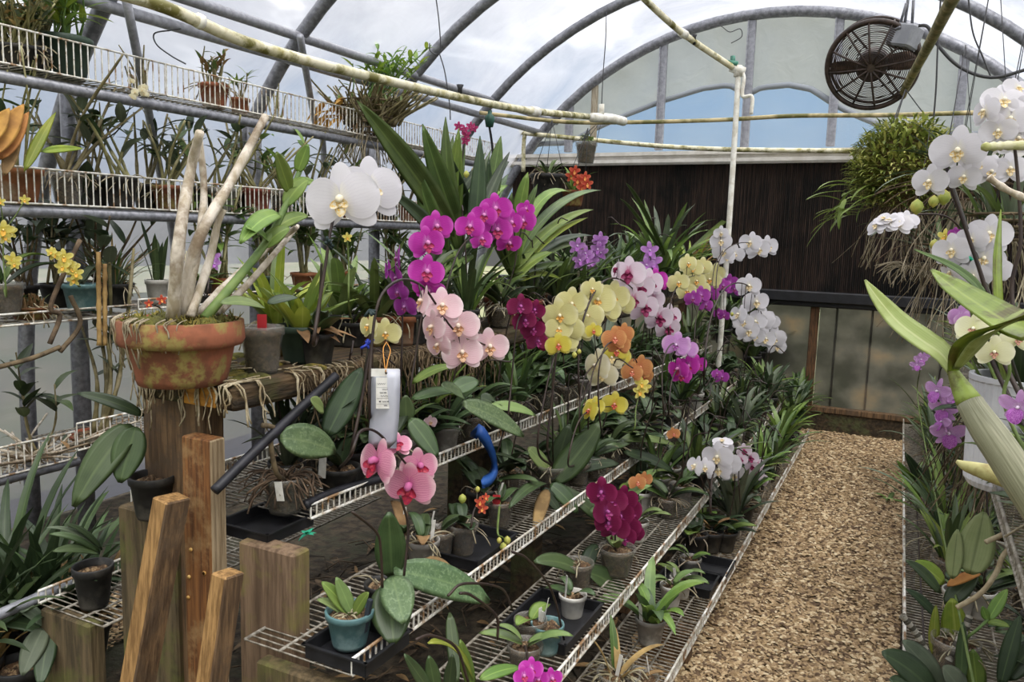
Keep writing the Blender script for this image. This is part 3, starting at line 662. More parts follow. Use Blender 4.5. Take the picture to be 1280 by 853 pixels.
var('vanda', PM('p_vanda', 'd9b9e0', 'b983c4', 'cda6d6', '9a5aa8', .4, 20, '8a4a9c', .4), M('l_van', '8c3f9a', 'b070bc', 40, .5), 'd9c0e0', 'dend')
var('greenish', PM('p_greenish', 'dfe0a8', 'e8e6c0', 'efecd0', 'c9c98c', .3), M('l_gr', '8c3f7a', 'd9b06a', 40, .5), 'efe8d0')
def petal(mb, ang, L, W, z0=0, cup=.1, ripple=0, sharp=1.0, claw=.12, fwd=0, back=0):
    nu, nv = 9, 7; vs = []; uvs = []; c, s_ = math.cos(ang), math.sin(ang); ph = R(0, 6)
    for i in range(nu):
        t = math.sin(i/(nu-1)*PI/2)**1.15; cc = .56/sharp if sharp < 1 else .5/sharp; e = (t-cc)/(cc if t < cc else 1-cc)
        wq = W/2*max(.05 if t > cc else 1-claw*.75-.12, math.sqrt(max(0, 1-e*e)))
        if t < cc: wq = W/2*((1-claw*.8)+(claw*.8)*math.sin(t/cc*PI/2)) if t > 0 else W/2*(1-claw)*.5
        for k in range(nv):
            u = -1+2*k/(nv-1)
            x = L*(t - .10*u*u*math.sin(PI*t)); y = u*wq
            z = z0 + cup*L*(u*u*.5)*math.sin(PI*t) - back*L*t*t + fwd*L*t + ripple*L*math.sin(ph+u*5+t*5)*t
            vs.append((x*c-y*s_, x*s_+y*c, z)); uvs.append((k/(nv-1), t))
    mb.add(vs, [[i*nv+k, (i+1)*nv+k, (i+1)*nv+k+1, i*nv+k+1] for i in range(nu-1) for k in range(nv-1)], 0, uvs)
def flower_mesh(vk, n):
    pm_, lm, cm, shape, cache = PV[vk]
    if n in cache: return cache[n]
    st = random.getstate(); random.seed(n*13+len(vk)*7+ord(vk[0])); D = math.radians
    a, b = MB(), MB()
    if shape == 'phal':
        petal(a, D(90+R(-4, 4)), .50, .31, -.02, -.12, 0, .95, .3, 0, R(-.05, .12))
        for sg in (-1, 1): petal(a, D(-90+sg*R(48, 56)), .50, .30, -.02, -.12, 0, .95, .3, 0, R(0, .15))
        for sg in (0, 1): petal(a, D(8+R(-4, 6)) if sg else D(172+R(-6, 4)), .51, .60, .012, R(-.15, .2), .014, .96, .66, R(-.05, .08), R(0, .18))
        petal(b, D(-90), .17, .14, .08, -.3, 0, 1.2, .5, .2, 0)
        for sg in (-1, 1): petal(b, D(90+sg*118), .12, .09, .04, .3, 0, 1, .3, .7, 0)
        b.tube([(0, -.02, .05), (0, -.07, .10)], [.04, .025], 8)
    elif shape == 'cat':
        petal(a, D(90), .52, .2, -.02, .1, 0, .9, .2, 0, .1)
        for sg in (-1, 1): petal(a, D(-90+sg*42), .5, .2, -.02, .1, 0, .9, .2, 0, .1)
        for sg in (0, 1): petal(a, D(20) if sg else D(160), .54, .40, .012, .1, .05, .9, .5, .1, .15)
        petal(b, D(-90), .42, .40, .08, .45, .06, 1, .3, .45, .1)
    else:
        for k in range(5): petal(a, D(90+72*k+R(-5, 5)), .48, .30 if k in (1, 4) else .25, 0 if k in (1, 4) else -.01, .1, .02, .9, .2, .12, .1)
        petal(b, D(-90), .25, .2, .05, .3, .03, 1, .3, .6, 0)
    k = len(b.f)
    tip = [(0, .03, .0), (0, .035, .07), (0, .02, .12), (0, .0, .135)]
    b.tube(tip, [.035, .045, .04, .015], 8, 1)
    fo = MB
    m1 = bpy.data.meshes.new('petals'); m2 = bpy.data.meshes.new('lip')
    for me, x, ms in ((m1, a, [pm_]), (m2, b, [lm, cm])):
        me.from_pydata(x.v, [], x.f)
        for q_ in ms: me.materials.append(q_)
        me.polygons.foreach_set('material_index', x.m); me.polygons.foreach_set('use_smooth', x.sm)
        ul = me.uv_layers.new(name='UVMap'); ul.data.foreach_set('uv', [c for f in x.uv for q in f for c in q]); me.update()
    random.setstate(st); cache[n] = (m1, m2); return cache[n]
def flower(parent, base, pos, w_, vk, face, roll=0, name='flower'):
    m1, m2 = flower_mesh(vk, random.randint(0, 3))
    z = V(face).normalized(); y = V((0, 0, 1)); x = y.cross(z)
    x = x.normalized() if x.length > .05 else V((1, 0, 0)); y = z.cross(x)
    mt = Matrix((x, y, z)).transposed() @ Matrix.Rotation(roll, 3, 'Z')
    o = put(name, m1, parent); o.matrix_local = Matrix.Translation(V(pos)-V(base)) @ mt.to_4x4() @ Matrix.Scale(w_, 4)
    l = put('lip', m2, o); k_ = dict(pink=1.75, magenta=1.45, whitep=1.6, burg=1.3, pale=1.25, white=1.15).get(vk, 1); l.scale = (k_, k_, k_*.85)
    return o
def P(px, py, k): return PX(px, py, k) if k < 0 else PD(px, py, k)
# ------------------------------------------------------------------ pots
def pot(root, kind, r, h, z=0, mix=True, at=(0, 0, 0), taper=.74):
    mb = MB(); rb = r*taper; t = max(.003, r*.045); at = V(at)
    rh = h*.2; rr = r*(1.0 if kind in ('terracotta', 'mossy') else 1.02)
    ri = r*.93 if kind in ('terracotta', 'mossy') else r*.965
    prof = [(.001, 0), (rb*.93, 0), (rb, .012*min(1, h/.1)), (ri-.002, h-rh), (rr, h-rh+.002), (rr*1.02, h-.004), (rr*.99, h), (ri-t, h-.002), (ri-t*1.5, h-rh), (rb-t, .01), (.001, .01)]
    mb.lathe(prof, at, 28)
    o = mb.build('pot', POTM[kind], root)
    if mix:
        m = MB(); rm = (ri-t*1.6)*.985; n = 10; vs = []
        for i in range(5):
            for k in range(16):
                q = 2*PI*k/16; vs.append(at+V((rm*i/4*math.cos(q), rm*i/4*math.sin(q), h*.84+(R(-.012, .014) if 0 < i < 4 else -.004)*min(1, r/.06))))
        m.add(vs, [[i*16+k, i*16+(k+1) % 16, (i+1)*16+(k+1) % 16, (i+1)*16+k] for i in range(4) for k in range(16)])
        if kind == 'clear':
            m.lathe([(rb*.9, .012), (rm*.97, h*.83)], at, 16)
        m.build('potting_mix', m_bark, root)
    return o
def plant_tag(root, p, h=.07, w_=.014, tilt=(.2, 0), az=None, mat=None):
    mb = MB(); a = R(0, 3) if az is None else az
    rot = Matrix.Rotation(tilt[0], 3, 'X') @ Matrix.Rotation(tilt[1], 3, 'Y') @ Matrix.Rotation(a, 3, 'Z')
    mb.box((0, 0, h/2), (w_, .0012, h), 0, None)
    mb.v = [tuple(rot @ V(v)+V(p)) for v in mb.v]
    o = mb.build('plant_tag', mat or m_tag, root); o['label'] = 'white name tag'; return o
# ------------------------------------------------------------------ spikes of flowers, in world points minus base
def spike(root, base, pts, flowers, vk, r=.0045, face=None, buds=(), mat=None, size=1.0, jit=.25, stake=None, yaw=0, fname='flower'):
    """pts world polyline; flowers [(world pos, width, face or None)]"""
    base = V(base); mb = MB(); c = crv(pts, 36)
    mb.tube([p-base for p in c], [r*(1.15-.5*i/35) for i in range(36)], 6)
    fl = []
    for pos, w_, fc in flowers:
        if fc is None:
            tc = (CAM-pos).normalized(); d = tc*.8+V((.35, -.25, -.12))+V((R(-jit, jit), R(-jit, jit), R(-jit, jit)*.7))
        else: d = V(fc)
        d = d.normalized()
        bk = pos-d*w_*.06; q = min(c, key=lambda p: (p-pos).length)
        mb.tube([x-base for x in crv([q, q.lerp(bk, .5)+V((0, 0, -.006)), bk], 6)], r*.55, 5)
        fl.append((pos, w_, d))
    o = mb.build('flower_spike', mat or g_spike, root)
    for pos, w_, d in fl: flower(root, base, pos, w_*size, vk, d, R(-.15, .15), fname)
    for pos, rr in buds:
        b = MB(); b.lathe([(.001, -rr*1.2), (rr*.7, -rr*.7), (rr, 0), (rr*.75, rr*.7), (.001, rr*1.25)], pos-base, 8); b.build('bud', g_bud, root)
    if stake:
        b = MB(); b.tube([V(p)-base for p in stake], .004, 6); b.build('stake', M('stake', '3c3a2c', '2c2a22'), root)
    return o
def hleaf(root, base, a, b, wpx, sag=.02, f=.55, mat=None, kind='ovate', fold=.12, name='leaf', thick=.0025, tilt=None, ctrl=None, n=11):
    """leaf from world a to world b"""
    base = V(base); d = (depth(a)+depth(b))/2; L = (b-a).length
    m = (a+b)/2+V((0, 0, sag*L)) if ctrl is None else V(ctrl)
    pts = []
    for i in range(n):
        t = i/(n-1); pts.append(a*(1-t)**2+m*2*t*(1-t)+b*t*t-base)
    nr = (V((0, 0, 1))*(1-f)+(CAM-m).normalized()*f+V(tilt or (0, 0, 0)))
    mb = MB(); hw = wpx*d/2000
    mb.ribbon(pts, [x*hw for x in wprof(kind, n)], nr, fold, 0, thick, 7 if wpx > 14 else 5)
    return mb.build(name, mat or g_phal, root)
def roots(root, n, r0, L, z=0, mat=None, down=False, at=(0, 0, 0), rad=.003):
    mb = MB(); at = V(at)
    for i in range(n):
        a = R(0, 2*PI); p = at+V((r0*R(.1, .8)*math.cos(a), r0*R(.1, .8)*math.sin(a), z)); pts = [p]
        d = V((math.cos(a)*R(.4, 1), math.sin(a)*R(.4, 1), -1.5 if down else R(-.1, .6)))
        for k in range(5):
            p = p+d.normalized()*L*R(.6, 1.2)/5; d = d+V((R(-.5, .5), R(-.5, .5), -.35 if not down else R(-.6, .1))); pts.append(p)
        mb.tube(crv(pts, 10), rad*R(.6, 1.2), 4)
    return mb.build('roots', mat or g_root, root)
def phal_leaves(root, n, L, W, az0=None, mats=None, z=0, el=(.35, .9), at=(0, 0, 0), kind='ovate'):
    az0 = R(0, PI) if az0 is None else az0; mats = mats or [g_phal]
    for i in range(n):
        mb = MB(); a = az0+(PI if i % 2 else 0)+R(-.35, .35); l = L*R(.7, 1.05)*(1-.25*(i/n))
        e = R(*el)+.5*(i/max(1, n)); o = V(at)+V((math.cos(a)*.008, math.sin(a)*.008, z+.006*i))
        leaf(mb, o, a, e, l, W*R(.85, 1.1)*min(1, l/L+.1), e+R(.1, .75), kind, R(.1, .3), 0, .0022, 10, R(-.2, .2), 7)
        mb.build('leaf', random.choice(mats), root)
def strap_foliage(root, n, L, W, mats, spread=1.0, z=0, bulbs=0, r0=.03, kind='strap', az=None, droop=(.3, 1.4), el=(.75, 1.45), nm='foliage', stiff=1):
    mb = MB(); ms = list(mats)
    for b in range(bulbs):
        a = R(0, 2*PI); q = r0*R(.2, 1); h = L*R(.14, .24); p = V((q*math.cos(a), q*math.sin(a), z))
        tip = p+V((R(-.3, .3)*h, R(-.3, .3)*h, h))
        mb.tube(crv([p, p.lerp(tip, .35), p.lerp(tip, .7), tip], 8), [h*x for x in (.10, .15, .17, .16, .13, .1, .06, .03)], 7, 0)
    for i in range(n):
        a = R(0, 2*PI) if az is None else az+R(-1, 1)*spread; q = r0*R(0, 1)
        e = R(*el); l = L*R(.55, 1.05)
        leaf(mb, (q*math.cos(a), q*math.sin(a), z), a, e, l, W*R(.7, 1.1), R(*droop)*stiff, kind, R(.2, .45), random.randint(1, len(ms)-1) if bulbs and len(ms) > 1 else random.randint(0, len(ms)-1), 0, 9, R(-.35, .35), 5)
    return mb.build(nm, ms, root)
def cane_foliage(root, n, H, mats, lean=.35, leaves=5, L=.09, W=.022, z=0, r0=.03, rad=.006, top=.5, seg=6, dirv=None):
    """mats: cane, leaf, leaf2"""
    mb = MB()
    for i in range(n):
        a = R(0, 2*PI); q = r0*R(0, 1); p = V((q*math.cos(a), q*math.sin(a), z)); h = H*R(.55, 1.05)
        a2 = R(0, 2*PI); ln = lean*R(.2, 1)*h; tip = p+V((ln*math.cos(a2), ln*math.sin(a2), h*math.sqrt(max(.1, 1-lean*lean*.5))))
        if dirv: tip = tip+V(dirv)*h
        mid = p.lerp(tip, .5)+V((R(-.08, .08)*h, R(-.08, .08)*h, 0)); c = crv([p, mid, tip], 14)
        mb.tube(c, [rad*R(.75, 1.15)*(1.1-.5*k/13) for k in range(14)], seg, 0)
        nl = int(leaves*R(.5, 1.3)); 
        for k in range(nl):
            t = top+(1-top)*(k+R(0, .6))/max(1, nl); pt = c[min(13, int(t*13))]
            leaf(mb, pt, R(0, 2*PI), R(.0, 1.1), L*R(.6, 1.1), W*R(.8, 1.1), R(.2, 1.2), 'lance', .25, random.randint(1, len(mats)-1), 0, 7, 0, 3)
    return mb.build('foliage', mats, root)
def plant(label, base, potspec=None, cat='orchid', group=None, name='moth_orchid_plant', mix=True):
    root = thing(name, label, cat, base, group)
    if potspec: pot(root, *potspec, mix=mix)
    return root
# ------------------------------------------------------------------ where things stand
TIER = dict(t0=(-1.73, -1.73, .40, 1.293, 1.66, 6.6, -1), t1=(-1.62, -1.44, .30, .86, 1.86, 6.5, -1), t2=(-1.24, -1.22, .38, .59, 1.58, 6.9, -1), t3=(-.88, -.92, .36, .38, 1.62, 6.9, -1), t4=(-.665, -.70, .30, .16, 1.75, 7, -1),
            l1=(-2.3, -2.3, .3, .82, 1.75, 5, 1), l2=(-2.66, -2.66, .34, .42, 1.6, 3.2, 1), r1=(.10, 0, .46, .305, 1.5, 7.2, 1), s1=(-3.5, -3.5, .4, 2.41, 1.5, 6.6, -1), s2=(-3.5, -3.5, .4, 1.83, 1.5, 6.6, -1), s3=(-3.5, -3.5, .4, 1.325, 1.5, 6.4, -1), s4=(-3.5, -3.5, .4, .64, 1.4, 3.2, -1), lf=(-3.2, -3.2, .5, .0, 1, 5, 1), g=(.1, .1, .6, 0, 1, 7, 1))
def T(t, px, fr=.5):
    x0, x1, dep, z, y0, y1, sg = TIER[t]; y = 3
    for _ in range(6):
        x = x0+(x1-x0)*(y-y0)/(y1-y0)+sg*fr*dep; y = YX(px, x, z)
    return V((x, y, z))
def phal(label, base, ps=('clear', .06, .11), lv=(5, .2, .075, [g_phal]), cl=(), hl=(), tags=0, rt=0, group=None, cat='orchid', el=(.3, .85)):
    root = plant(label, base, ps, cat, group); h = ps[2] if ps else 0; top = V(base)+V((0, 0, h*.9))
    if lv: phal_leaves(root, lv[0], lv[1], lv[2], lv[4] if len(lv) > 4 else None, lv[3], h*.9, el)
    for c in cl:
        vk, k, fl, via = c['v'], c['k'], c['f'], c.get('via', [])
        if 'pts' in c: pts = c['pts']
        else: pts = [top]+[P(x, y, k)+V((0, .0, 0))+(P(x, y, k)-CAM).normalized()*.035 for x, y in via]
        F = []
        for f in fl:
            kk = k if len(f) < 5 or f[4] is None else f[4]
            p = P(f[0], f[1], kk); p = p+(p-CAM).normalized()*R(-.02, .02)
            F.append((p, f[2]*depth(p)/1000, f[3] if len(f) > 3 else None))
        st = None
        if c.get('stake'): st = [top, P(*c['stake'], k)+(P(*c['stake'], k)-CAM).normalized()*.05]
        spike(root, base, pts, F, vk, c.get('r', .0042), None, [(P(x, y, k), rr) for x, y, rr in c.get('buds', ())], c.get('mat'), 1, c.get('jit', .25), st)
        if c.get('clip'):
            p = P(*c['clip'], k); b = MB()
            for q in range(6): b.tube([p-V(base), p-V(base)+V((R(-.022, .022), R(-.02, .02), R(-.02, .02)))], .005, 5)
            b.build('clip', c.get('clipm', m_clip), root)['label'] = 'plastic spike clip'
    for x in hl:
        # (ax, ay, bx, by, width, sag, ka, kb, f, mat)
        hleaf(root, base, P(x[0], x[1], x[6]), P(x[2], x[3], x[7]), x[4], x[5], x[8] if len(x) > 8 else .55, x[9] if len(x) > 9 else random.choice(lv[3]) if lv else g_phal)
    for i in range(tags):
        a = R(0, 6); q = (ps[1] if ps else .04)*.6; plant_tag(root, (q*math.cos(a), q*math.sin(a), h*.75), R(.06, .1), .014, (R(-.25, .25), R(-.25, .25)))
    if rt: roots(root, rt, .05, .12, h*.9)
    return root
def strap(label, base, ps, n, L, W, mats, group=None, cat='orchid', bulbs=0, tags=0, rt=0, **kw):
    root = plant(label, base, ps, cat, group, 'strap_leaf_plant'); h = ps[2]*.86 if ps else 0
    strap_foliage(root, n, L, W, mats, z=h, bulbs=bulbs, r0=(ps[1]*.6 if ps else .05), **kw)
    for i in range(tags): plant_tag(root, (R(-.03, .03), R(-.04, .0), h), .08, .014, (R(-.2, .2), R(-.2, .2)))
    if rt: roots(root, rt, ps[1] if ps else .05, .16, h)
    return root
def canes(label, base, ps, n, H, mats=None, group=None, rt=0, cat='orchid', tags=0, **kw):
    root = plant(label, base, ps, cat, group, 'cane_orchid_plant'); h = ps[2]*.86 if ps else 0
    cane_foliage(root, n, H, mats or [g_cane, g_strap, g_grey], z=h, r0=(ps[1]*.6 if ps else .05), **kw)
    if rt: roots(root, rt, ps[1] if ps else .06, .14, h)
    for i in range(tags): plant_tag(root, (R(-.03, .03), R(-.05, -.02), h), .08, .014, (R(-.2, .2), R(-.2, .2)))
    return root
# ================================================================== BENCH TOP
# terracotta bowl with bare canes
b = PX(228, 466, -1.90); b.z = 1.293
root = plant('big mossy terracotta bowl of bare bleached canes at the bench end', b, None, name='cane_orchid_plant')
mb = MB(); r = 74*depth(b)/1000
mb.lathe([(.001, 0), (r*.70, 0), (r*.74, .02), (r*.84, .105), (r*.85, .112), (r*.98, .116), (r*1.02, .13), (r*1.0, .185), (r*.93, .187), (r*.9, .15), (.001, .14)], (0, 0, 0), 40); mb.build('pot', m_terra_m, root)
mb = MB(); rm = r*.91; vs = []
for i in range(8):
    for k in range(28):
        q_ = 2*PI*k/28; vs.append((rm*i/7*math.cos(q_), rm*i/7*math.sin(q_), .175+(R(-.012, .03) if 0 < i < 7 else 0)))
mb.add(vs, [[i*28+k, i*28+(k+1) % 28, (i+1)*28+(k+1) % 28, (i+1)*28+k] for i in range(7) for k in range(28)])
for i in range(420):
    a, q_ = R(0, 6.28), rm*R(.1, 1.03); p = V((q_*math.cos(a), q_*math.sin(a), .18)); mb.tube([p, p+V((R(-.02, .02), R(-.02, .02), R(.005, .03)))], [.003, .0008], 3)
mb.build('moss', m_moss, root)
for pts, ra in (([(216, 400), (224, 300), (238, 215), (250, 165)], .017), ([(230, 398), (247, 310), (255, 240), (249, 168)], .012), ([(224, 398), (248, 300), (290, 225), (332, 145)], .017), ([(238, 396), (262, 325), (272, 280), (280, 262)], .012), ([(246, 396), (285, 355), (335, 310), (370, 285)], .013), ([(272, 392), (310, 355), (345, 315), (372, 283)], .011)):
    c = crv([PX(x, y, -1.88+R(-.05, .08))-b for x, y in pts], 16); mb = MB()
    mb.tube(c, [ra*(1.1-.4*i/15)*(1.1 if i % 4 == 0 else 1) for i in range(16)], 8); mb.build('cane', g_caneb, root)
m2 = MB()
for i in range(26): 
    x = R(-.17, .17); y = -math.sqrt(max(0, r*r-x*x))-.004; p = V((x, y, .19)); pts = [p+V((0, .03, .01)), p]
    for k in range(random.randint(2, 6)): pts.append(pts[-1]+V((R(-.012, .012), R(-.0, .004)+(.01 if k > 2 else 0)*.5, -R(.015, .035))))
    m2.tube(crv(pts, 9), R(.0013, .0026), 4)
m2.build('roots', g_root, root)
# green cane with broad leaves rising from the bowl
mb = MB(); c = crv([PX(x, y, -1.8)-b for x, y in ((256, 398), (300, 345), (335, 300), (358, 255), (378, 205))], 14); mb.tube(c, [.016-.0006*i for i in range(14)], 8, 0)
mb.build('green_cane', g_caneg, root)
for a_, b_, w_, sg in (((335, 300), (308, 285), 24, .1), ((350, 268), (300, 305), 26, .2), ((356, 258), (385, 225), 22, .2), ((362, 240), (345, 190), 22, 0), ((372, 215), (385, 180), 18, 0), ((330, 310), (362, 285), 22, .2), ((360, 235), (398, 232), 14, .3), ((340, 290), (385, 270), 20, .2)):
    hleaf(root, b, PX(*a_, -1.8), PX(*b_, -1.76), w_, sg, .6, g_lime, 'ovate', .2)
# neighbours on the plank
r_ = phal('clear pot holding a broad leaf and red label beside the terracotta bowl', T('t0', 328, .25), ('clear', .068, .15), None, (), [(330, 384, 276, 380, 26, .1, -1.76, -1.72, .5, g_phal_l), (335, 380, 372, 372, 16, .1, -1.8, -1.8, .5, g_dark)])
plant_tag(r_, (.03, -.03, .14), .05, .03, (0, 0), .4, m_red)['label'] = 'red name tag'
r_ = strap('yellow green leafed orchid in a square dark green pot', T('t0', 378, .35), ('green', .085, .13), 24, .26, .052, [g_yel, g_yel, g_lime], bulbs=3, kind='lance', el=(.7, 1.4), droop=(.1, .7))
mb = MB()
for i in range(7): leaf(mb, (R(.02, .08), R(-.05, .03), .12), R(-1, .6), R(-.2, .7), R(.1, .17), .04, .4, 'lance', .3)
mb.build('dried_sheaths', g_brown, r_)
phal('orchid with two large white flowers on a dark staked stem', T('t0', 398, .15), ('black', .06, .11), (5, .22, .07, [g_phal, g_dark]),
     [dict(v='white', k=-1.55, f=[(427, 252, 98, (.35, -.95, -.05)), (464, 238, 88, (.95, -.55, .12), -1.62)], via=[(392, 430), (399, 380), (407, 330), (414, 285), (424, 258), (450, 236)], r=.006, stake=(402, 330), clip=(410, 305), clipm=M('dark_clip', '1f2f2e'))])
phal('orchid with a tiny orange yellow bloom under the white pair', T('t0', 440, .6), ('black', .06, .1), (4, .2, .06, [g_phal_l, g_strap]), [dict(v='dendy', k=-1.7, f=[(434, 297, 14)], via=[(436, 380), (436, 330), (434, 298)], mat=g_spikeg)], el=(.6, 1.2))
lst = [('t0', 345, .8, ('mossy', .07, .12), 16, .34, .04, [g_yel, g_strap], 'tuft of lime and green strap leaves behind the clear pot'), ('t0', 425, .75, ('black', .08, .13), 18, .36, .05, [g_lime, g_strap, g_phal_l], 'broad upright light green foliage behind the white pair of flowers'), ('t0', 468, .5, ('mossy', .08, .12), 20, .34, .045, [g_strap, g_phal_l, g_dark], 'leafy green orchid with many blades behind the yellow bloom'), ('t0', 505, .3, ('terracotta', .08, .12), 16, .3, .045, [g_dark, g_strap], 'dark leafed orchid in terracotta behind the magenta flower column'),
       ('t0', 545, .7, ('black', .09, .14), 22, .5, .05, [g_dark, g_strap, g_grey], 'tall dark strap leafed plant behind the upper magenta flowers'), ('t0', 700, .35, ('terracotta', .09, .12), 20, .4, .04, [g_strap, g_lime, g_grey], 'strap leafed orchid in a small terracotta pot behind the yellow flowers'), ('t0', 765, .5, ('black', .09, .13), 22, .42, .04, [g_strap, g_dark], 'green clump between the lavender blooms and the far arching foliage')]
for t, px, fr, ps, n, L, W, ms, lb in lst: strap(lb, T(t, px, fr), ps, n, L, W, ms, rt=14)
# huge dark strap leaf pair
rt_ = T('t0', 520, .3)
r_ = plant('tall plant with very long dark blades, one slanting across the pipe', rt_, ('black', .1, .16), name='strap_leaf_plant')
for a_, b_, w_, ct in (((575, 300), (446, 126), 34, (500, 190)), ((580, 310), (528, 155), 28, (545, 215)), ((575, 320), (557, 146), 22, (556, 230)), ((560, 320), (520, 205), 26, (530, 260)), ((590, 310), (600, 170), 22, (600, 240)), ((585, 320), (637, 190), 18, (610, 240)), ((570, 320), (480, 235), 20, (520, 260))):
    hleaf(r_, rt_, PX(*a_, -1.9), PX(*b_, -1.9), w_, .05, .75, random.choice([g_dark, g_strap, g_dark]), 'lance', .35, ctrl=PX(*ct, -1.88), n=13)
mb = MB()
for i in range(6):
    a_ = PX(R(560, 590), R(300, 330), -1.9)-rt_; mb.tube(crv([V((R(-.04, .04), R(-.04, .04), .13)), a_*.5+V((R(-.05, .05), R(-.05, .05), .1)), a_], 8), .012, 6)
mb.build('stem', g_caneg, r_)
# cluster of bold leaves and small magenta bloom at the top
rt_ = T('t0', 560, .8)
r_ = plant('plant with upright pointed leaves topped by tiny crimson flowers', rt_, ('black', .1, .15), name='strap_leaf_plant')
for i in range(22):
    x = R(540, 640); y = R(150, 235); x0 = 575+R(-30, 35)
    hleaf(r_, rt_, PX(x0, R(270, 320), -2.05), PX(x, y, -2.05+R(-.1, .1)), R(14, 24), R(-.1, .2), .7, random.choice([g_dark, g_strap, g_phal, g_lime]), 'lance', .3)
spike(r_, rt_, [rt_+V((0, 0, .14)), PX(570, 270, -2.05), PX(578, 200, -2.05), PX(583, 160, -2.05)], [(PX(x, y, -2.03), .05, None) for x, y in ((573, 158), (580, 162), (588, 158), (583, 168), (592, 160), (582, 176))], 'rosy', .004)
# cymbidium with broad arching leaves right of the magenta flowers
rt_ = T('t0', 628, .35)
r_ = plant('arching broad bladed orchid in terracotta left of the lavender blooms', rt_, ('terracotta', .1, .14), name='strap_leaf_plant')
for a_, b_, w_, ct, m_ in (((640, 330), (752, 238), 14, (690, 238), g_strap), ((640, 340), (742, 262), 16, (690, 270), g_lime), ((645, 345), (742, 295), 14, (690, 290), g_dark), ((640, 345), (733, 305), 20, (690, 300), g_strap), ((640, 335), (712, 240), 16, (668, 225), g_lime), ((642, 345), (715, 330), 16, (680, 330), g_strap), ((640, 340), (660, 215), 20, (645, 270), g_lime), ((638, 340), (672, 230), 14, (650, 280), g_strap), ((640, 350), (735, 272), 12, (680, 290), g_yel), ((638, 350), (620, 240), 14, (622, 300), g_dark), ((640, 350), (600, 260), 16, (612, 300), g_strap), ((645, 352), (705, 352), 16, (676, 335), g_yel), ((640, 352), (690, 315), 18, (660, 325), g_lime), ((638, 350), (640, 240), 18, (632, 300), g_strap)):
    hleaf(r_, rt_, PX(*a_, -1.85), PX(*b_, -1.75), w_, .05, .45, m_, 'strap', .3, ctrl=PX(*ct, -1.8), n=13)
roots(r_, 34, .1, .3, .14, g_root, rad=.0028)
mb = MB()
for i in range(8):
    q_ = R(0, 6.28); p = V((.05*math.cos(q_), .05*math.sin(q_), .12)); mb.tube(crv([p, p+V((R(-.02, .02), 0, .05)), p+V((R(-.03, .03), 0, .11))], 7), [.012, .018, .02, .019, .016, .012, .006], 7)
mb.build('pseudobulbs', g_caneg, r_)
# lavender flowers
rt_ = T('t0', 722, .2)
r_ = plant('orchid with a tight cluster of spotted lavender flowers and pale canes', rt_, ('terracotta', .085, .10), name='strap_leaf_plant')
cane_foliage(r_, 7, .38, [g_caneb, g_strap], .12, 2, .12, .03, .08, .04, .012, .6)
spike(r_, rt_, [rt_+V((0, 0, .1)), PX(732, 380, -1.75), PX(735, 340, -1.75), PX(734, 300, -1.75)], [(PX(735+R(-18, 18), 315+R(-17, 17), -1.72+R(-.04, .04)), .105, None) for i in range(12)], 'vanda', .005, jit=.5)
# far arching clump
rt_ = T('t0', 822, .3)
r_ = plant('large clump of arching grassy blades before the dark cooling pad', rt_, ('black', .14, .18), name='strap_leaf_plant')
strap_foliage(r_, 60, .72, .05, [g_strap, g_lime, g_phal_l, g_grey], 1, .15, 0, .1, 'strap', None, (.4, 1.7), (.7, 1.5))
for a_, b_, w_, ct in (((850, 330), (945, 250), 8, (900, 275)), ((850, 335), (940, 262), 7, (900, 300)), ((830, 320), (782, 228), 10, (800, 250)), ((830, 320), (775, 248), 9, (790, 260))):
    hleaf(r_, rt_, PX(*a_, -1.75), PX(*b_, -1.65), w_, .05, .5, g_strap, 'strap', .3, ctrl=PX(*ct, -1.7))
rt_ = T('t0', 858, .1)
strap('bushy rusty stemmed plant with fresh leaf tips by the standpipe', rt_, ('black', .12, .16), 46, .5, .035, [g_lime, g_brown, g_strap, g_yel], rt=20)
for px, lb in ((790, 'upright leafy orchid left of the far arching clump'), (905, 'leafy orchid at the far end of the bench top, right of the standpipe')):
    strap(lb, T('t0', px, .5), ('black', .1, .15), 26, .45, .045, [g_dark, g_strap, g_grey])
# ================================================================== FLOWERING ORCHIDS
phal('orchid with a stacked column of vivid magenta flowers', T('t1', 520, .7), ('clear', .065, .12), (6, .24, .085, [g_phal, g_dark]),
     [dict(v='magenta', k=-1.58, f=[(546, 284, 42), (534, 305, 46), (533, 341, 47), (536, 363, 42, (.3, -.6, -.6))], via=[(512, 500), (520, 440), (528, 390), (536, 350), (538, 315), (546, 285)], stake=(522, 400))])
phal('orchid with dim purple magenta flowers facing away, left of the magenta column', T('t1', 490, .9), ('clear', .06, .11), (4, .2, .07, [g_dark]),
     [dict(v='purple', k=-1.68, f=[(497, 324, 36, (-.7, -.6, 0)), (484, 338, 28, (-.8, -.3, 0)), (496, 348, 34, (-.5, -.8, -.2)), (497, 366, 30, (.2, -.9, -.3)), (506, 384, 34, (.1, -.9, -.2))], via=[(500, 480), (503, 400), (502, 350), (498, 320)])])
phal('orchid with an arching crowd of magenta flowers high on the bench', T('t1', 600, .8), ('clear', .065, .12), (6, .25, .085, [g_phal]),
     [dict(v='magenta', k=-1.6, f=[(587, 284, 38), (605, 270, 34), (620, 262, 42), (621, 289, 42), (638, 279, 36), (653, 277, 36), (636, 304, 34, (.6, -.6, -.4)), (602, 300, 30), (657, 262, 24)], via=[(560, 480), (553, 400), (565, 335), (585, 300), (620, 290), (655, 300)], buds=[(583, 218, .012)])])
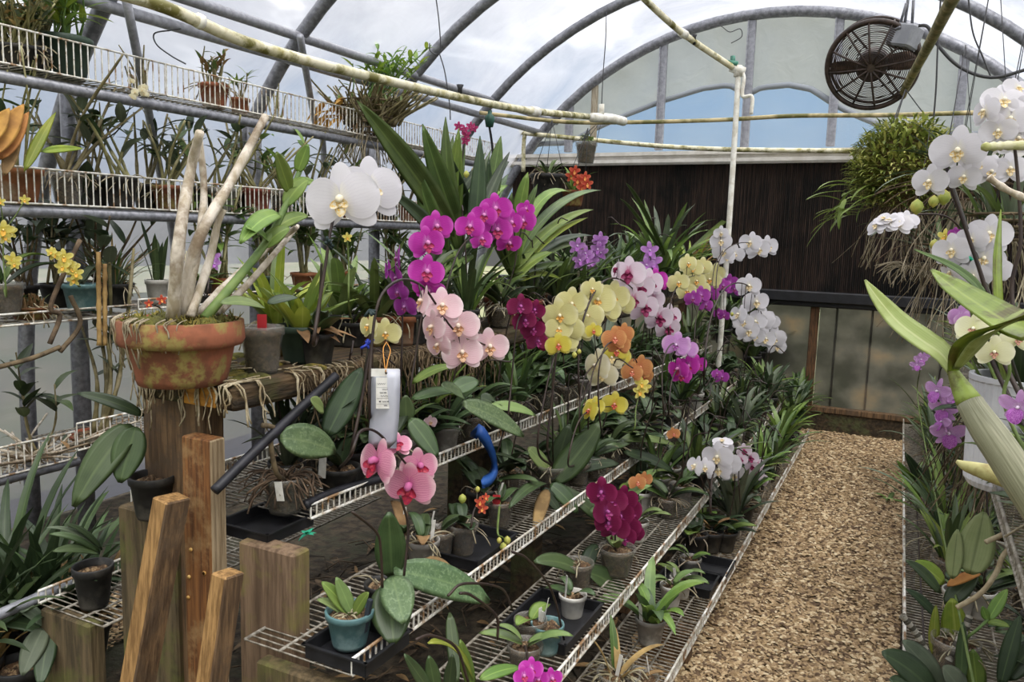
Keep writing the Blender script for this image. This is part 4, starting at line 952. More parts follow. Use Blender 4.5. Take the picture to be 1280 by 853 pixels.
phal('orchid with a spray of large pale pink flowers over the white ribbon', T('t1', 468, .4), ('clear', .065, .12), (6, .26, .09, [g_phal, g_phal_s]),
     [dict(v='pale', k=-1.42, f=[(528, 378, 44, (-.6, -.7, .2)), (553, 384, 52, (.5, -.8, .25)), (541, 410, 46, (-.3, -.8, 0)), (574, 409, 54, (.3, -.9, 0)), (548, 432, 40, (-.2, -.9, -.2)), (578, 442, 52), (612, 434, 50, (.6, -.8, -.05))], via=[(462, 520), (464, 440), (474, 375), (500, 350), (528, 358), (548, 385), (570, 415), (608, 432)], r=.005, clip=(462, 388), clipm=M('dark_clip', '1f2f2e'))])
phal('orchid with two soft yellow blooms above the blue clip', T('t1', 440, .5), ('black', .062, .11), (5, .24, .08, [g_dark, g_phal]),
     [dict(v='yellow', k=-1.55, f=[(461, 408, 38, (-.3, -.8, .1)), (482, 417, 40, (.5, -.8, -.1))], via=[(440, 560), (452, 500), (462, 440), (466, 412), (482, 412)], r=.006, stake=(466, 400), clip=(459, 431), clipm=M('blue_clip', '2c3fa8'))],
     [(408, 546, 452, 460, 36, .0, -1.66, -1.62, .75, g_dark), (405, 512, 388, 500, 22, 0, -1.62, -1.6, .7, g_phal_l)], tags=1)
r_ = phal('orchid with three big pink flowers in front of the shelf lip', T('t1', 424, .25), ('black', .07, .10), (4, .2, .07, [g_dark]),
     [dict(v='pink', k=-1.40, f=[(471, 579, 64, (-.25, -.85, .15)), (512, 609, 66, (.3, -.95, -.1)), (524, 584, 50, (.75, -.6, .1)), (497, 556, 36, (.4, -.5, .5))], via=[(438, 570), (450, 540), (470, 540), (495, 565), (515, 590)], r=.005)])
plant_tag(r_, PX(420, 606, -1.56)-PX(430, 606, -1.56)+V((0, -.05, .07)), .12, .025, (.1, .15), .4)
phal('orchid with deep magenta flowers left of the yellow cascade', T('t1', 650, .4), ('clear', .06, .11), (5, .22, .08, [g_phal]),
     [dict(v='burg', k=-1.42, f=[(650, 384, 34), (656, 402, 32), (668, 388, 28), (681, 410, 38), (666, 412, 32), (672, 428, 30)], via=[(636, 530), (640, 470), (648, 400), (665, 395), (682, 405)])])
# the middle hero: yellow cascade and its big leaves
base = T('t2', 690, .45)
phal('big central orchid with a cascade of pale yellow flowers', base, ('clear', .075, .13), None,
     [dict(v='yellow', k=-1.35, f=[(700, 395, 46), (714, 380, 44), (746, 376, 50), (734, 396, 44), (724, 410, 46), (709, 413, 44), (767, 372, 44), (776, 380, 36), (758, 388, 40), (705, 428, 40), (698, 412, 38), (740, 362, 30)], via=[(684, 560), (690, 500), (696, 440), (708, 405), (735, 385), (772, 372)], r=.0055, stake=(690, 440)),
      dict(v='yelred', k=-1.33, f=[(698, 432, 34)], via=[(672, 560), (684, 480), (697, 435)], r=.005)],
     [(690, 603, 752, 526, 36, -.1, -1.38, -1.2, .8, g_phal), (752, 552, 845, 557, 22, .12, -1.36, -1.1, .45, g_phal_l), (722, 572, 788, 553, 26, .1, -1.4, -1.25, .5, g_phal_s), (708, 592, 774, 580, 26, .15, -1.38, -1.2, .4, g_dark), (780, 566, 842, 590, 20, .1, -1.25, -1.05, .5, g_dark), (690, 606, 784, 690, 18, .18, -1.36, -1.05, .6, g_phal), (682, 604, 636, 636, 17, .12, -1.36, -1.3, .5, g_phal), (678, 610, 700, 640, 16, 0, -1.36, -1.28, .6, g_dark), (660, 560, 690, 596, 20, .1, -1.5, -1.4, .5, g_phal_l), (676, 600, 618, 568, 24, .1, -1.45, -1.45, .4, g_dark), (684, 612, 668, 668, 18, .15, -1.34, -1.3, .7, g_brown), (688, 606, 722, 642, 22, .15, -1.34, -1.22, .6, g_phal), (690, 598, 712, 530, 26, 0, -1.42, -1.36, .8, g_dark)], rt=16)
phal('orchid with mottled leaves on the upper shelf right of the white ribbon', T('t1', 545, .5), ('black', .065, .12), None, (),
     [(577, 505, 655, 546, 30, .1, -1.5, -1.36, .6, g_phal_s), (580, 495, 552, 483, 26, .05, -1.5, -1.5, .6, g_phal_s), (565, 490, 598, 476, 26, .1, -1.55, -1.5, .6, g_phal), (600, 497, 620, 507, 20, .1, -1.55, -1.5, .5, g_dark), (515, 500, 580, 490, 22, .1, -1.58, -1.55, .4, g_phal), (612, 510, 670, 520, 20, .15, -1.5, -1.4, .5, g_phal_l)])
phal('orchid with a single tongue shaped leaf behind the pink trio', T('t1', 505, .35), ('grey', .06, .11), None, [dict(v='pale', k=-1.6, f=[(538, 528, 18)], via=[(515, 560), (530, 535), (538, 529)])],
     [(512, 524, 547, 572, 28, .05, -1.52, -1.42, .6, g_phal), (508, 530, 507, 494, 22, 0, -1.55, -1.55, .7, g_phal), (505, 500, 480, 560, 30, .1, -1.6, -1.55, .6, g_dark), (515, 480, 570, 458, 16, .2, -1.6, -1.5, .4, g_lime)])
phal('orchid with white petals blotched purple at the centre, spike arching right', T('t1', 740, .5), ('clear', .065, .12), (6, .24, .085, [g_phal, g_phal_l]),
     [dict(v='whitep', k=-1.32, f=[(786, 343, 46, (.0, -.95, 0)), (772, 338, 30, (-.8, -.4, 0)), (800, 360, 40), (812, 355, 40, (.6, -.7, 0)), (792, 375, 36), (805, 385, 42), (816, 375, 34, (.6, -.6, -.1)), (824, 398, 38), (838, 396, 34, (.7, -.5, .1)), (835, 411, 34)], via=[(726, 500), (725, 420), (745, 362), (770, 348), (795, 365), (815, 392), (840, 420)], r=.005)])
phal('orchid with two small mauve pink blooms just right of the white purple ones', T('t1', 815, .8), ('clear', .06, .12), (5, .22, .08, [g_dark]),
     [dict(v='vanda', k=-1.45, f=[(812, 314, 26), (816, 328, 28), (808, 332, 24)], via=[(812, 420), (810, 360), (814, 318)]), dict(v='magenta', k=-1.4, f=[(820, 350, 30), (826, 354, 26, (.7, -.4, 0)), (806, 346, 22)], via=[(815, 420), (818, 380), (820, 350)])])
phal('orchid with orange and yellow mixed small flowers below the yellow cascade', T('t2', 760, .6), ('clear', .065, .12), (6, .22, .08, [g_phal, g_dark]),
     [dict(v='orange', k=-1.18, f=[(768, 424, 34), (779, 418, 30), (774, 432, 30), (800, 460, 34, (.5, -.8, 0)), (790, 466, 28), (804, 470, 26)], via=[(752, 540), (748, 470), (760, 430), (785, 435), (802, 465)]), dict(v='dendy', k=-1.15, f=[(802, 480, 20), (800, 490, 20), (806, 484, 18)], via=[(790, 540), (795, 510), (802, 482)], mat=g_spikeg)])
phal('orchid with cream and yellow blooms beside the orange ones', T('t2', 735, .8), ('clear', .06, .12), (5, .22, .08, [g_phal]),
     [dict(v='cream', k=-1.28, f=[(745, 458, 46, (-.4, -.8, .1)), (753, 470, 40, (.2, -.9, 0)), (764, 448, 38)], via=[(725, 540), (728, 480), (745, 455), (765, 450)]), dict(v='yelred', k=-1.25, f=[(770, 440, 34), (742, 414, 22), (776, 446, 26)], via=[(735, 540), (740, 470), (760, 435), (775, 440)], buds=[(718, 444, .012), (724, 440, .01)])])
phal('orchid with red lipped clear yellow flowers low over the central leaves', T('t2', 722, .3), ('clear', .06, .11), None,
     [dict(v='yelred', k=-1.22, f=[(737, 514, 32, (-.5, -.6, .3)), (744, 508, 26), (768, 506, 34, (.3, -.9, 0))], via=[(710, 580), (722, 530), (740, 512), (766, 508)], buds=[(749, 505, .013)])])
phal('orchid with lilac flowers hanging toward the aisle by the second step', T('t2', 830, .5), ('clear', .065, .12), (6, .24, .085, [g_phal, g_dark]),
     [dict(v='lilac', k=-1.05, f=[(845, 432, 36, (.2, -.95, 0)), (858, 436, 30)], via=[(830, 520), (828, 460), (840, 430), (860, 440)]), dict(v='magenta', k=-1.05, f=[(848, 462, 30, (-.3, -.8, -.1)), (860, 458, 30), (872, 456, 26, (.6, -.6, 0)), (852, 470, 26)], via=[(835, 520), (840, 475), (855, 455), (872, 455)]), dict(v='purple', k=-1.05, f=[(902, 472, 20), (896, 468, 14)], via=[(880, 500), (890, 480), (902, 470)])])
phal('orchid with a clump of pale yellow flowers near the standpipe', T('t1', 850, .6), ('clear', .065, .12), (6, .24, .08, [g_phal, g_lime]),
     [dict(v='yellow', k=-1.3, f=[(848, 354, 30), (866, 336, 28), (860, 330, 26), (878, 334, 26), (870, 352, 28), (887, 350, 30), (893, 342, 28), (858, 364, 26), (876, 362, 26)], via=[(838, 430), (838, 380), (855, 350), (890, 340)])])
phal('orchid with purple blooms tucked below the pale yellow clump', T('t1', 870, .4), ('clear', .06, .12), (5, .22, .08, [g_phal]),
     [dict(v='purple', k=-1.25, f=[(876, 370, 26), (866, 374, 22), (888, 368, 22), (882, 382, 20), (912, 354, 24), (904, 358, 20), (918, 362, 20), (905, 395, 16), (898, 392, 14)], via=[(868, 440), (870, 400), (880, 375), (912, 358)], clip=(871, 378))])
phal('tall orchid with white flowers in two clusters before the cooling pad', T('t1', 895, .5), ('clear', .065, .12), (6, .24, .085, [g_phal, g_dark]),
     [dict(v='white', k=-1.25, f=[(901, 292, 20), (901, 302, 28), (904, 315, 28), (918, 318, 26), (908, 322, 24)], via=[(890, 400), (892, 340), (905, 310)]), dict(v='white', k=-1.15, f=[(938, 304, 30, (-.2, -.9, .1)), (948, 312, 32), (960, 309, 30, (.6, -.7, 0))], via=[(895, 400), (898, 330), (920, 305), (955, 305)])])
phal('orchid with a long hanging chain of white flowers nearest the aisle', T('t2', 890, .4), ('clear', .065, .12), (6, .24, .085, [g_phal, g_dark]),
     [dict(v='white', k=-1.02, f=[(936, 358, 32), (945, 378, 34), (953, 400, 34), (944, 403, 30), (967, 424, 34), (956, 424, 30), (923, 394, 28, (-.5, -.7, .2)), (935, 414, 32), (929, 403, 28), (943, 420, 30), (962, 402, 26), (971, 434, 26)], via=[(880, 480), (888, 400), (910, 358), (938, 360), (955, 400), (970, 430)], r=.005, buds=[(915, 393, .012)])])
phal('orchid low by the aisle with a group of white flowers and one pointing up', T('t3', 885, .5), ('clear', .06, .12), (6, .22, .08, [g_phal, g_dark]),
     [dict(v='white', k=-.78, f=[(869, 583, 28, (-.5, -.7, .3)), (881, 585, 26), (897, 572, 40, (-.1, -.95, 0)), (908, 580, 38), (898, 588, 34), (917, 594, 32, (.6, -.6, -.3)), (903, 552, 26, (.0, -.3, .9)), (904, 560, 26)], via=[(888, 640), (890, 600), (900, 575), (912, 585)], r=.005)])
phal('orchid with small white pink centred flowers at the path edge', T('t3', 915, .3), ('clear', .055, .11), (5, .18, .07, [g_phal]),
     [dict(v='whitep', k=-.74, f=[(930, 564, 20), (938, 573, 22), (946, 580, 20), (944, 592, 22), (950, 600, 22), (940, 584, 18), (926, 575, 18)], via=[(925, 630), (924, 585), (938, 570), (950, 600)], r=.0035)])
phal('orchid with a dense head of burgundy flowers on the third step', T('t3', 770, .6), ('clear', .07, .13), (6, .25, .085, [g_phal, g_phal_l]),
     [dict(v='burg', k=-1.0, f=[(752, 616, 40), (764, 628, 42), (779, 626, 40), (758, 642, 42), (774, 646, 42), (788, 642, 38), (768, 660, 40), (784, 660, 36), (780, 674, 34), (791, 668, 30), (760, 655, 34)], via=[(770, 700), (768, 660), (760, 625)], jit=.4, r=.005)])
phal('orchid with a peach flower tucked right of the burgundy head', T('t3', 800, .7), ('white', .055, .11), (5, .2, .075, [g_phal_l, g_lime]), [dict(v='orange', k=-1.05, f=[(797, 604, 24), (806, 600, 22), (842, 543, 18)], via=[(800, 650), (798, 620), (800, 602)])], tags=1)
phal('orchid at the photo base with bright purple blooms among tagged pots', T('t3', 655, .3), ('clear', .055, .11), (4, .16, .06, [g_phal_l]), [dict(v='magenta', k=-.8, f=[(664, 838, 32), (655, 846, 28), (690, 849, 28), (672, 850, 30)], via=[(672, 870), (668, 855), (664, 842)])])
# near hero plants
base = T('t2', 478, .35)
phal('orchid with big water spotted leaves splayed over the second shelf edge', base, ('black', .055, .1), None, (),
     [(490, 722, 486, 640, 40, 0, -1.3, -1.26, .9, g_phal), (492, 715, 612, 752, 46, .1, -1.28, -1.12, .7, g_phal_s), (490, 720, 505, 780, 44, .05, -1.26, -1.16, .8, g_phal_s), (486, 730, 492, 806, 54, .05, -1.27, -1.19, .8, g_phal), (530, 700, 572, 728, 24, .1, -1.34, -1.22, .6, g_brown), (562, 766, 572, 856, 17, -.05, -1.18, -1.1, .8, g_phal)], rt=10)
mb = MB(); bb = base
r_ = bpy.data.objects[-1] if False else None
base = PZ(437, 806, .602)
phal('small teal pot with a young orchid on a black tray', base, None, None)
r_ = [o for o in COL.objects if o.get('label') == 'small teal pot with a young orchid on a black tray'][0]
pot(r_, 'teal', .066, .105); roots(r_, 16, .03, .05, .09, g_root)
for q_ in ((440, 770, 402, 728, 20, .1, -1.4, -1.36, .6, g_lime), (441, 770, 420, 722, 18, .05, -1.4, -1.38, .7, g_phal_l), (442, 770, 461, 741, 17, .1, -1.4, -1.36, .6, g_lime), (438, 772, 396, 750, 14, .2, -1.42, -1.4, .5, g_phal_l)):
    hleaf(r_, base, PD(q_[0], q_[1], depth(base)+.0), PD(q_[2], q_[3], depth(base)-.03), q_[4], q_[5], q_[8], q_[9])
plant_tag(r_, (-.01, .01, .09), .07, .022, (-.1, -.2), .3); mb = MB(); mb.box((.06, -.0, .10), (.012, .012, .1), 0, Matrix.Rotation(.2, 3, 'Y')); mb.build('label_stake', M('dark_stake', '2a3038'), r_)
base = T('t1', 357, .35)
r_ = phal('clear pot with a twisted root knot and one round leaf', base, ('clear', .072, .12), None, (), [(350, 548, 420, 566, 44, .12, -1.66, -1.58, .85, g_phal_s)])
roots(r_, 60, .06, .13, .11, g_rootd, rad=.0035); mb = MB(); mb.tube(crv([V((0, 0, .1)), PX(345, 590, -1.68)-base, PX(338, 550, -1.68)-base, PX(342, 535, -1.68)-base, PX(328, 532, -1.68)-base], 14), .008, 7); mb.build('stump', g_rootd, r_)
plant_tag(r_, (.03, -.075, .09), .03, .06, (0, 1.4), 0)
# ================================================================== trays, tags, ribbons
def tray(label, c, d, h=.03):
    mb = MB(); x, y = d; t = .004
    mb.box((0, 0, .002), (x, y, .004)); mb.box((0, -y/2, h/2), (x, t, h)); mb.box((0, y/2, h/2), (x, t, h)); mb.box((-x/2, 0, h/2), (t, y, h)); mb.box((x/2, 0, h/2), (t, y, h))
    mb.box((0, -y/2-.004, h), (x+.016, .01, .005)); mb.box((0, y/2+.004, h), (x+.016, .01, .005)); mb.box((-x/2-.004, 0, h), (.01, y+.016, .005)); mb.box((x/2+.004, 0, h), (.01, y+.016, .005))
    tag(mb.build('seed_tray', m_dark, None, c), label, 'tray')
tb_ = PZ(437, 806, .602); tray('black tray under the small teal pot', V((tb_.x+.03, tb_.y, .592)), (.2, .2), .04)
tray('black tray under the clear pot with the root knot', V((-1.74, 1.80, .82)), (.2, .2), .035)
for px, fr, t, lb, w_ in ((585, .4, 't2', 'black tray on the second step by the red budded plant', .3), (690, .45, 't3', 'black tray of tagged pots on the third step', .34), (880, .4, 't4', 'black tray on the lowest shelf near the white low orchid', .2), (860, .5, 't4', 'black tray on the lowest shelf under the small white pots', .2)):
    tray(lb, T(t, px, fr)+V((0, 0, .002)), (.24, w_), .04)
# ribbon tag
p = PX(482, 462, -1.40); root = thing('ribbon_tag', 'white show ribbon with a paper card hanging by orange string', 'ribbon', p)
mb = MB(); c = [PX(x, y, k)-p for x, y, k in ((482, 462, -1.40), (482, 490, -1.40), (481, 520, -1.41), (479, 540, -1.42), (478, 560, -1.43))]
mb.ribbon(crv(c, 10), [36*depth(p)/2000]*10, (CAM-p).normalized(), .05, 0, .0015, 5); mb.build('ribbon', M('ribbon_white', 'dcdde6', 'c8cad6', 5, .6, trans=.1), root)
e = (CAM-p).normalized()*.006; ax = (PX(500, 470, -1.40)-PX(470, 470, -1.40)).normalized()
def card(x0, y0, x1, y1, off, mat, nm, par, k=-1.40):
    q_ = [PX(x, y, k)-p+(CAM-p).normalized()*off for x, y in ((x0, y0), (x1, y0), (x1, y1), (x0, y1))]
    bq = [v-(CAM-p).normalized()*.0012 for v in q_]
    m_ = MB(); m_.add(q_+bq, [[0, 3, 2, 1], [4, 5, 6, 7], [0, 1, 5, 4], [1, 2, 6, 5], [2, 3, 7, 6], [3, 0, 4, 7]], 0, None, False); return m_.build(nm, mat, par)
m_card = M('paper_card', 'eceae2', 'dedbd0', 20, .7)
tp = card(464, 461, 499, 471, .006, m_card, 'top_band', root)
cd = card(470, 472, 495, 511, .008, m_card, 'paper_card', root)
ink = MB(); 
for y, segs in ((480, [(472, 482)]), (487, [(478, 486)]), (491, [(475, 479), (480, 483)]), (495, [(476, 489)]), (502, [(474, 476), (478, 483), (484, 487)]), (507, [(480, 484)])):
    for a_, b_ in segs:
        n = 8; ink.tube([PX(a_+(b_-a_)*i/n, y+(.9 if i % 2 else -.9), -1.40)-p+(CAM-p).normalized()*.0095 for i in range(n+1)], .0005, 3)
for y in (484.5, 498, 505): ink.tube([PX(471, y, -1.40)-p+(CAM-p).normalized()*.0095, PX(494, y, -1.40)-p+(CAM-p).normalized()*.0095], .0003, 3)
ink.build('handwriting', M('ink', '4a4a52'), cd)
mb = MB(); mb.tube([PX(482, 467, -1.40)-p+e*1.6, PX(483, 466, -1.40)-p+e*1.7], .004, 8); mb.build('eyelet', M('eyelet', '4a4036'), root)
mb = MB(); mb.tube(crv([PX(482, 466, -1.40)-p+e*1.5, PX(480, 450, -1.41)-p, PX(479, 436, -1.45)-p, PX(483, 428, -1.5)-p], 10), .0016, 5); mb.tube(crv([PX(482, 466, -1.40)-p+e*1.5, PX(485, 450, -1.41)-p, PX(488, 438, -1.45)-p, PX(483, 428, -1.5)-p], 10), .0016, 5); mb.build('string', M('orange_string', 'c98a3c'), root)
# blue ribbon
p = PX(600, 540, -1.48); mb = MB(); c = crv([PX(x, y, k)-p for x, y, k in ((592, 548, -1.5), (596, 537, -1.45), (606, 548, -1.42), (616, 570, -1.42), (618, 588, -1.43), (610, 600, -1.42), (602, 606, -1.42))], 18)
mb.ribbon(c, [.015, .018, .021, .023, .023, .022, .020, .017, .015, .013, .013, .015, .018, .020, .022, .022, .020, .016], [(CAM-p).normalized()+V((.35*math.sin(i*.45), .1, .25*math.cos(i*.5))) for i in range(18)], 0, 0, .001, 3)
tag(mb.build('blue_ribbon', M('ribbon_blue', '2b5ea8', '234a8c', 8, .5, trans=.15), None, p), 'twisted blue ribbon hanging at the upper shelf lip', 'ribbon')
p = PX(383, 668, -1.58); mb = MB()
for i in range(9): a = i*.7; leaf(mb, (0, 0, 0), a, R(-.6, .8), .03, .014, .3, 'lance', .2, 0, 0, 5, 0, 3)
tag(mb.build('flower_clip', m_clip, None, p), 'bright teal plastic flower clip hanging from the upper shelf corner', 'clip')
# ================================================================== fillers on the steps
def filler(t, y0, y1, step, label, group, frs, kinds, lv, mats, grass=.25, stakes=.5, skipy=()):
    x0, x1, dep, z, ya, yb, sg = TIER[t]
    for fr in frs:
        y = y0+R(0, step)
        while y < y1:
            x = x0+(x1-x0)*(y-ya)/(yb-ya)+sg*(fr+R(-.06, .06))*dep; b = V((x, y, z)); k = random.choice(kinds)
            if random.random() < grass:
                r_ = strap(label, b, (k, R(.055, .07), R(.1, .13)), random.randint(14, 24), R(.3, .46), R(.025, .042), random.choice([[g_strap, g_dark], [g_phal, g_strap], [g_dark, g_grey], [g_lime, g_phal]]), group, rt=6)
            else:
                r_ = phal(label, b, (k, R(.052, .066), R(.1, .12)), (random.randint(5, 7), R(*lv), R(.07, .09), mats), group=group, tags=1 if random.random() < .4 else 0, rt=random.choice((0, 6, 12)))
            if random.random() < stakes:
                top = V((0, 0, .1)); h = R(.25, .5); l_ = V((R(-.02, .1), R(-.08, .08), h)); m_ = MB()
                m_.tube(crv([top, top+l_*.5+V((R(-.03, .03), R(-.03, .03), 0)), top+l_, top+l_+V((R(.03, .12), R(-.08, .08), R(-.06, .05)))], 14), .0036, 5); m_.build('flower_spike', g_spike, r_)
            y += step*R(.8, 1.2)
G1 = 'leafy orchids without flowers filling the upper step behind the flower sprays'
filler('t1', 2.25, 6.4, .24, 'leafy orchid without flowers on the upper step behind the flower sprays', G1, (.25,), ['clear', 'black', 'clear', 'grey'], (.22, .3), [g_phal, g_dark, g_phal_s, g_phal], .2, .7)
filler('t1', 1.98, 6.4, .2, 'leafy orchid without flowers on the upper step behind the flower sprays', G1, (.78,), ['clear', 'black', 'clear', 'grey'], (.24, .34), [g_phal, g_dark, g_phal, g_phal_l], .4, .7)
filler('t0', 2.5, 6.4, .34, 'leafy orchid without flowers on the bench top behind the flower sprays', 'leafy orchids without flowers along the bench top', (.2, .65), ['clear', 'black', 'terracotta'], (.24, .32), [g_phal, g_dark, g_strap], .6, .4)
filler('t2', 2.75, 3.5, .24, 'leafy pot at the back of the second step around the central yellow orchid', 'leafy pots at the back of the second step around the central yellow orchid', (.85,), ['clear', 'black'], (.2, .28), [g_phal, g_dark], .1, .9)
filler('t2', 3.45, 6.8, .24, 'leafy pot without flowers on the second step beyond the central yellow orchid', 'leafy pots without flowers along the middle and far second step', (.2, .7), ['clear', 'black', 'clear', 'white'], (.2, .28), [g_phal, g_dark, g_phal], .15, .7)
filler('t3', 3.75, 6.8, .22, 'leafy pot without flowers on the third step beyond the burgundy orchid', 'leafy pots without flowers along the far third step', (.25, .75), ['clear', 'black', 'white', 'grey'], (.18, .26), [g_phal, g_dark, g_strap], .2, .6)
filler('t4', 3.9, 6.9, .22, 'small leafy pot on the lowest shelf beyond the low white orchid', 'small leafy pots along the far lowest shelf', (.3, .75), ['clear', 'black', 'black', 'grey'], (.15, .22), [g_phal, g_dark, g_lime], .25, .3)
filler('l1', 2.4, 4.9, .34, 'leafy orchid on the far side step behind the bench top planks', 'leafy orchids on the far side step', (.3, .7), ['clear', 'black'], (.22, .3), [g_phal, g_dark], .4, .4)
G5 = 'grassy leafed orchids at the far end of the bench by the gravel'; L5 = 'grassy leafed orchid at the far bench end against the blotchy panels'
for i in range(26):
    t, px, fr = random.choice((('t1', R(900, 935), R(.1, .8)), ('t2', R(925, 965), R(.1, .8)), ('t3', R(945, 985), R(.1, .8)), ('t4', R(962, 998), R(.2, .8)), ('t4', R(962, 998), R(.2, .8))))
    strap(L5, T(t, px, fr), ('black', .08, .13), random.randint(24, 36), R(.26, .42), R(.034, .05), random.choice([[g_strap, g_dark], [g_lime, g_strap], [g_dark, g_grey], [g_phal, g_strap], [g_phal_l, g_lime]]), group=G5)
# dry leaf litter and fallen twigs under the steps: uncountable
mb = MB()
for i in range(1500):
    y = R(1.7, 6.5); x = R(-2.6, -.8); p = (x, y, .002+R(0, .012))
    if i % 3: leaf(mb, p, R(0, 6.28), R(-.05, .3), R(.05, .16), R(.01, .035), R(0, .6), 'lance', .4, random.choice((0, 1, 2)), 0, 5, 0, 3)
    else:
        a = R(0, 6.28); l = R(.08, .3); mb.tube([p, (x+l*.5*math.cos(a), y+l*.5*math.sin(a), .01+R(0, .03)), (x+l*math.cos(a+.3), y+l*math.sin(a+.3), .006)], .003, 4, random.choice((1, 2)))
tag(mb.build('leaf_litter', [g_brown, g_rootd, M('dark_litter', '3f3527', '2c261c', 9, .9)]), 'dry leaf and twig litter on the ground beneath the steps', 'litter', None, 'stuff')
# ---- individually visible lower pots
phal('clear pot with moss and a leafy red budded orchid on the second step', T('t2', 578, .4), ('clear', .055, .12), (5, .17, .06, [g_phal, g_dark]), [dict(v='redor', k=-1.28, f=[(600, 628, 16), (603, 636, 16), (607, 622, 12)], via=[(588, 660), (592, 640), (600, 625)], buds=[(578, 624, .014), (597, 612, .009)])], tags=1, rt=8)
phal('grey clear pot left of the mossy clear pot, with one pale tag', T('t2', 548, .55), ('clear', .06, .11), (3, .14, .05, [g_phal]), tags=1, rt=6)
phal('pot with a red label and small green orange fruits on the second step', T('t2', 624, .45), ('clear', .055, .11), (3, .15, .055, [g_phal, g_dark]), [dict(v='dendy', k=-1.25, f=[], via=[(622, 665), (628, 672), (632, 676)], buds=[(629, 684, .014), (634, 676, .014), (624, 676, .01)], mat=g_spikeg)], tags=1)
r_ = [o for o in COL.objects if str(o.get('label')).startswith('pot with a red label')][0]; plant_tag(r_, (.0, -.03, .09), .05, .03, (0, 0), .5, m_red)['label'] = 'red name tag'
phal('dark pot behind the mossy clear pot on the second step', T('t2', 600, .8), ('black', .06, .11), (4, .2, .07, [g_dark]), rt=5)
phal('pair of drooping broad leaves over a clear pot on the third step', T('t3', 722, .55), ('clear', .06, .11), None, (), [(728, 716, 668, 703, 28, .12, -1.08, -1.15, .6, g_phal), (734, 716, 786, 752, 32, .15, -1.06, -.95, .65, g_phal), (730, 716, 745, 680, 20, .1, -1.08, -1.12, .6, g_dark)], rt=6)
phal('grey pot in a saucer with a drooping brown green leaf, third step', T('t3', 715, .35), ('white', .05, .09), (3, .12, .05, [g_phal, g_brown]), tags=1)
phal('teal pot with bark and no leaves on the third step', T('t3', 683, .3), ('teal', .055, .10), None, tags=2)
phal('clear pot beside the leafless teal pot, with folded leaf', T('t3', 662, .45), ('clear', .055, .11), (2, .13, .06, [g_lime]), tags=1)
phal('big grey clear pot under the burgundy head', T('t3', 770, .3), ('clear', .075, .12), (3, .2, .07, [g_phal_l]), rt=4)
phal('white pot right of the burgundy head', T('t3', 796, .4), ('white', .05, .10), (4, .18, .07, [g_phal_l, g_lime]), rt=4)
phal('upright leafed young plant at the photo base on the third step', T('t3', 562, .5), None, None, (), [(540, 868, 505, 818, 18, 0, -1.0, -1.0, .7, g_phal), (545, 868, 536, 820, 20, 0, -1.0, -1.0, .7, g_phal), (560, 868, 566, 818, 16, 0, -1.02, -1.0, .7, g_dark), (590, 860, 575, 800, 18, 0, -1.05, -1.05, .6, g_lime), (600, 850, 650, 835, 18, .1, -1.0, -.95, .6, g_lime), (595, 852, 535, 805, 20, .2, -1.05, -1.0, .6, g_yel)])
strap('arching light green plant in a grey pot on the lowest shelf', T('t4', 812, .5), ('grey', .06, .11), 16, .26, .055, [g_phal_l, g_lime, g_phal], droop=(.8, 2.0), el=(.7, 1.3), tags=1)
r_ = strap('clear pot of dry twisted roots at the front of the lowest shelf', T('t4', 772, .45), ('clear', .075, .10), 5, .2, .03, [g_brown, g_strap], tags=1); roots(r_, 40, .06, .12, .09, g_root)
phal('clear pot with a terracotta shard beside the twisted roots pot', T('t4', 800, .2), ('clear', .06, .10), (1, .1, .03, [g_brown]), tags=1)
for px, fr, lb, k in ((838, .55, 'white tapered pot with a brown stem on the lowest shelf', 'white'), (850, .5, 'small white pot with a bright seedling behind the brown stemmed pot', 'white'), (862, .55, 'grey pot with pale leaflets on the lowest shelf', 'grey')):
    phal(lb, T('t4', px, fr), (k, .05, .10), (4, .13, .05, [g_phal_l, g_lime]), tags=1, rt=4)
phal('brown leafed orchid with a tag on the far part of the lowest shelf', T('t4', 888, .5), ('black', .06, .11), (6, .2, .05, [g_brown, g_dark]), tags=1)
phal('broad dark leaves over a black pot by the lowest shelf tray', T('t4', 872, .75), ('black', .06, .11), (5, .22, .07, [g_phal, g_dark]))
for px, fr, k, lb in ((505, .8, 'clear', 'clear rooty pot at the back of the second step behind the spotted leaves'), (528, .55, 'grey', 'grey bark filled pot between the spotted leaves and the tagged pots'), (612, .75, 'clear', 'clear pot at the back of the second step under the blue ribbon')):
    phal(lb, T('t2', px, fr), (k, .058, .11), (3, .17, .06, [g_phal, g_dark, g_brown]), tags=1, rt=10)
# loose dark stakes and long stems crossing the steps
G6 = 'dark bent flower stems without blooms arching over the steps'
for a_, pts in ((-1.25, [(478, 735), (476, 690), (470, 665), (440, 640)]), (-1.2, [(505, 720), (510, 660), (500, 620)]), (-1.0, [(640, 760), (625, 735), (580, 730), (560, 745)]), (-.95, [(705, 800), (690, 740), (660, 700), (640, 690)]), (-.95, [(622, 800), (620, 770), (590, 745), (575, 742)]), (-.95, [(585, 853), (570, 810), (540, 795), (520, 800)])):
    mb = MB(); mb.tube(crv([PX(x, y, a_) for x, y in pts], 18), .004, 5); tag(mb.build('bloomless_orchid_spike', g_spike), 'dark bent flower stem without blooms arching over the near steps', 'stem', G6)
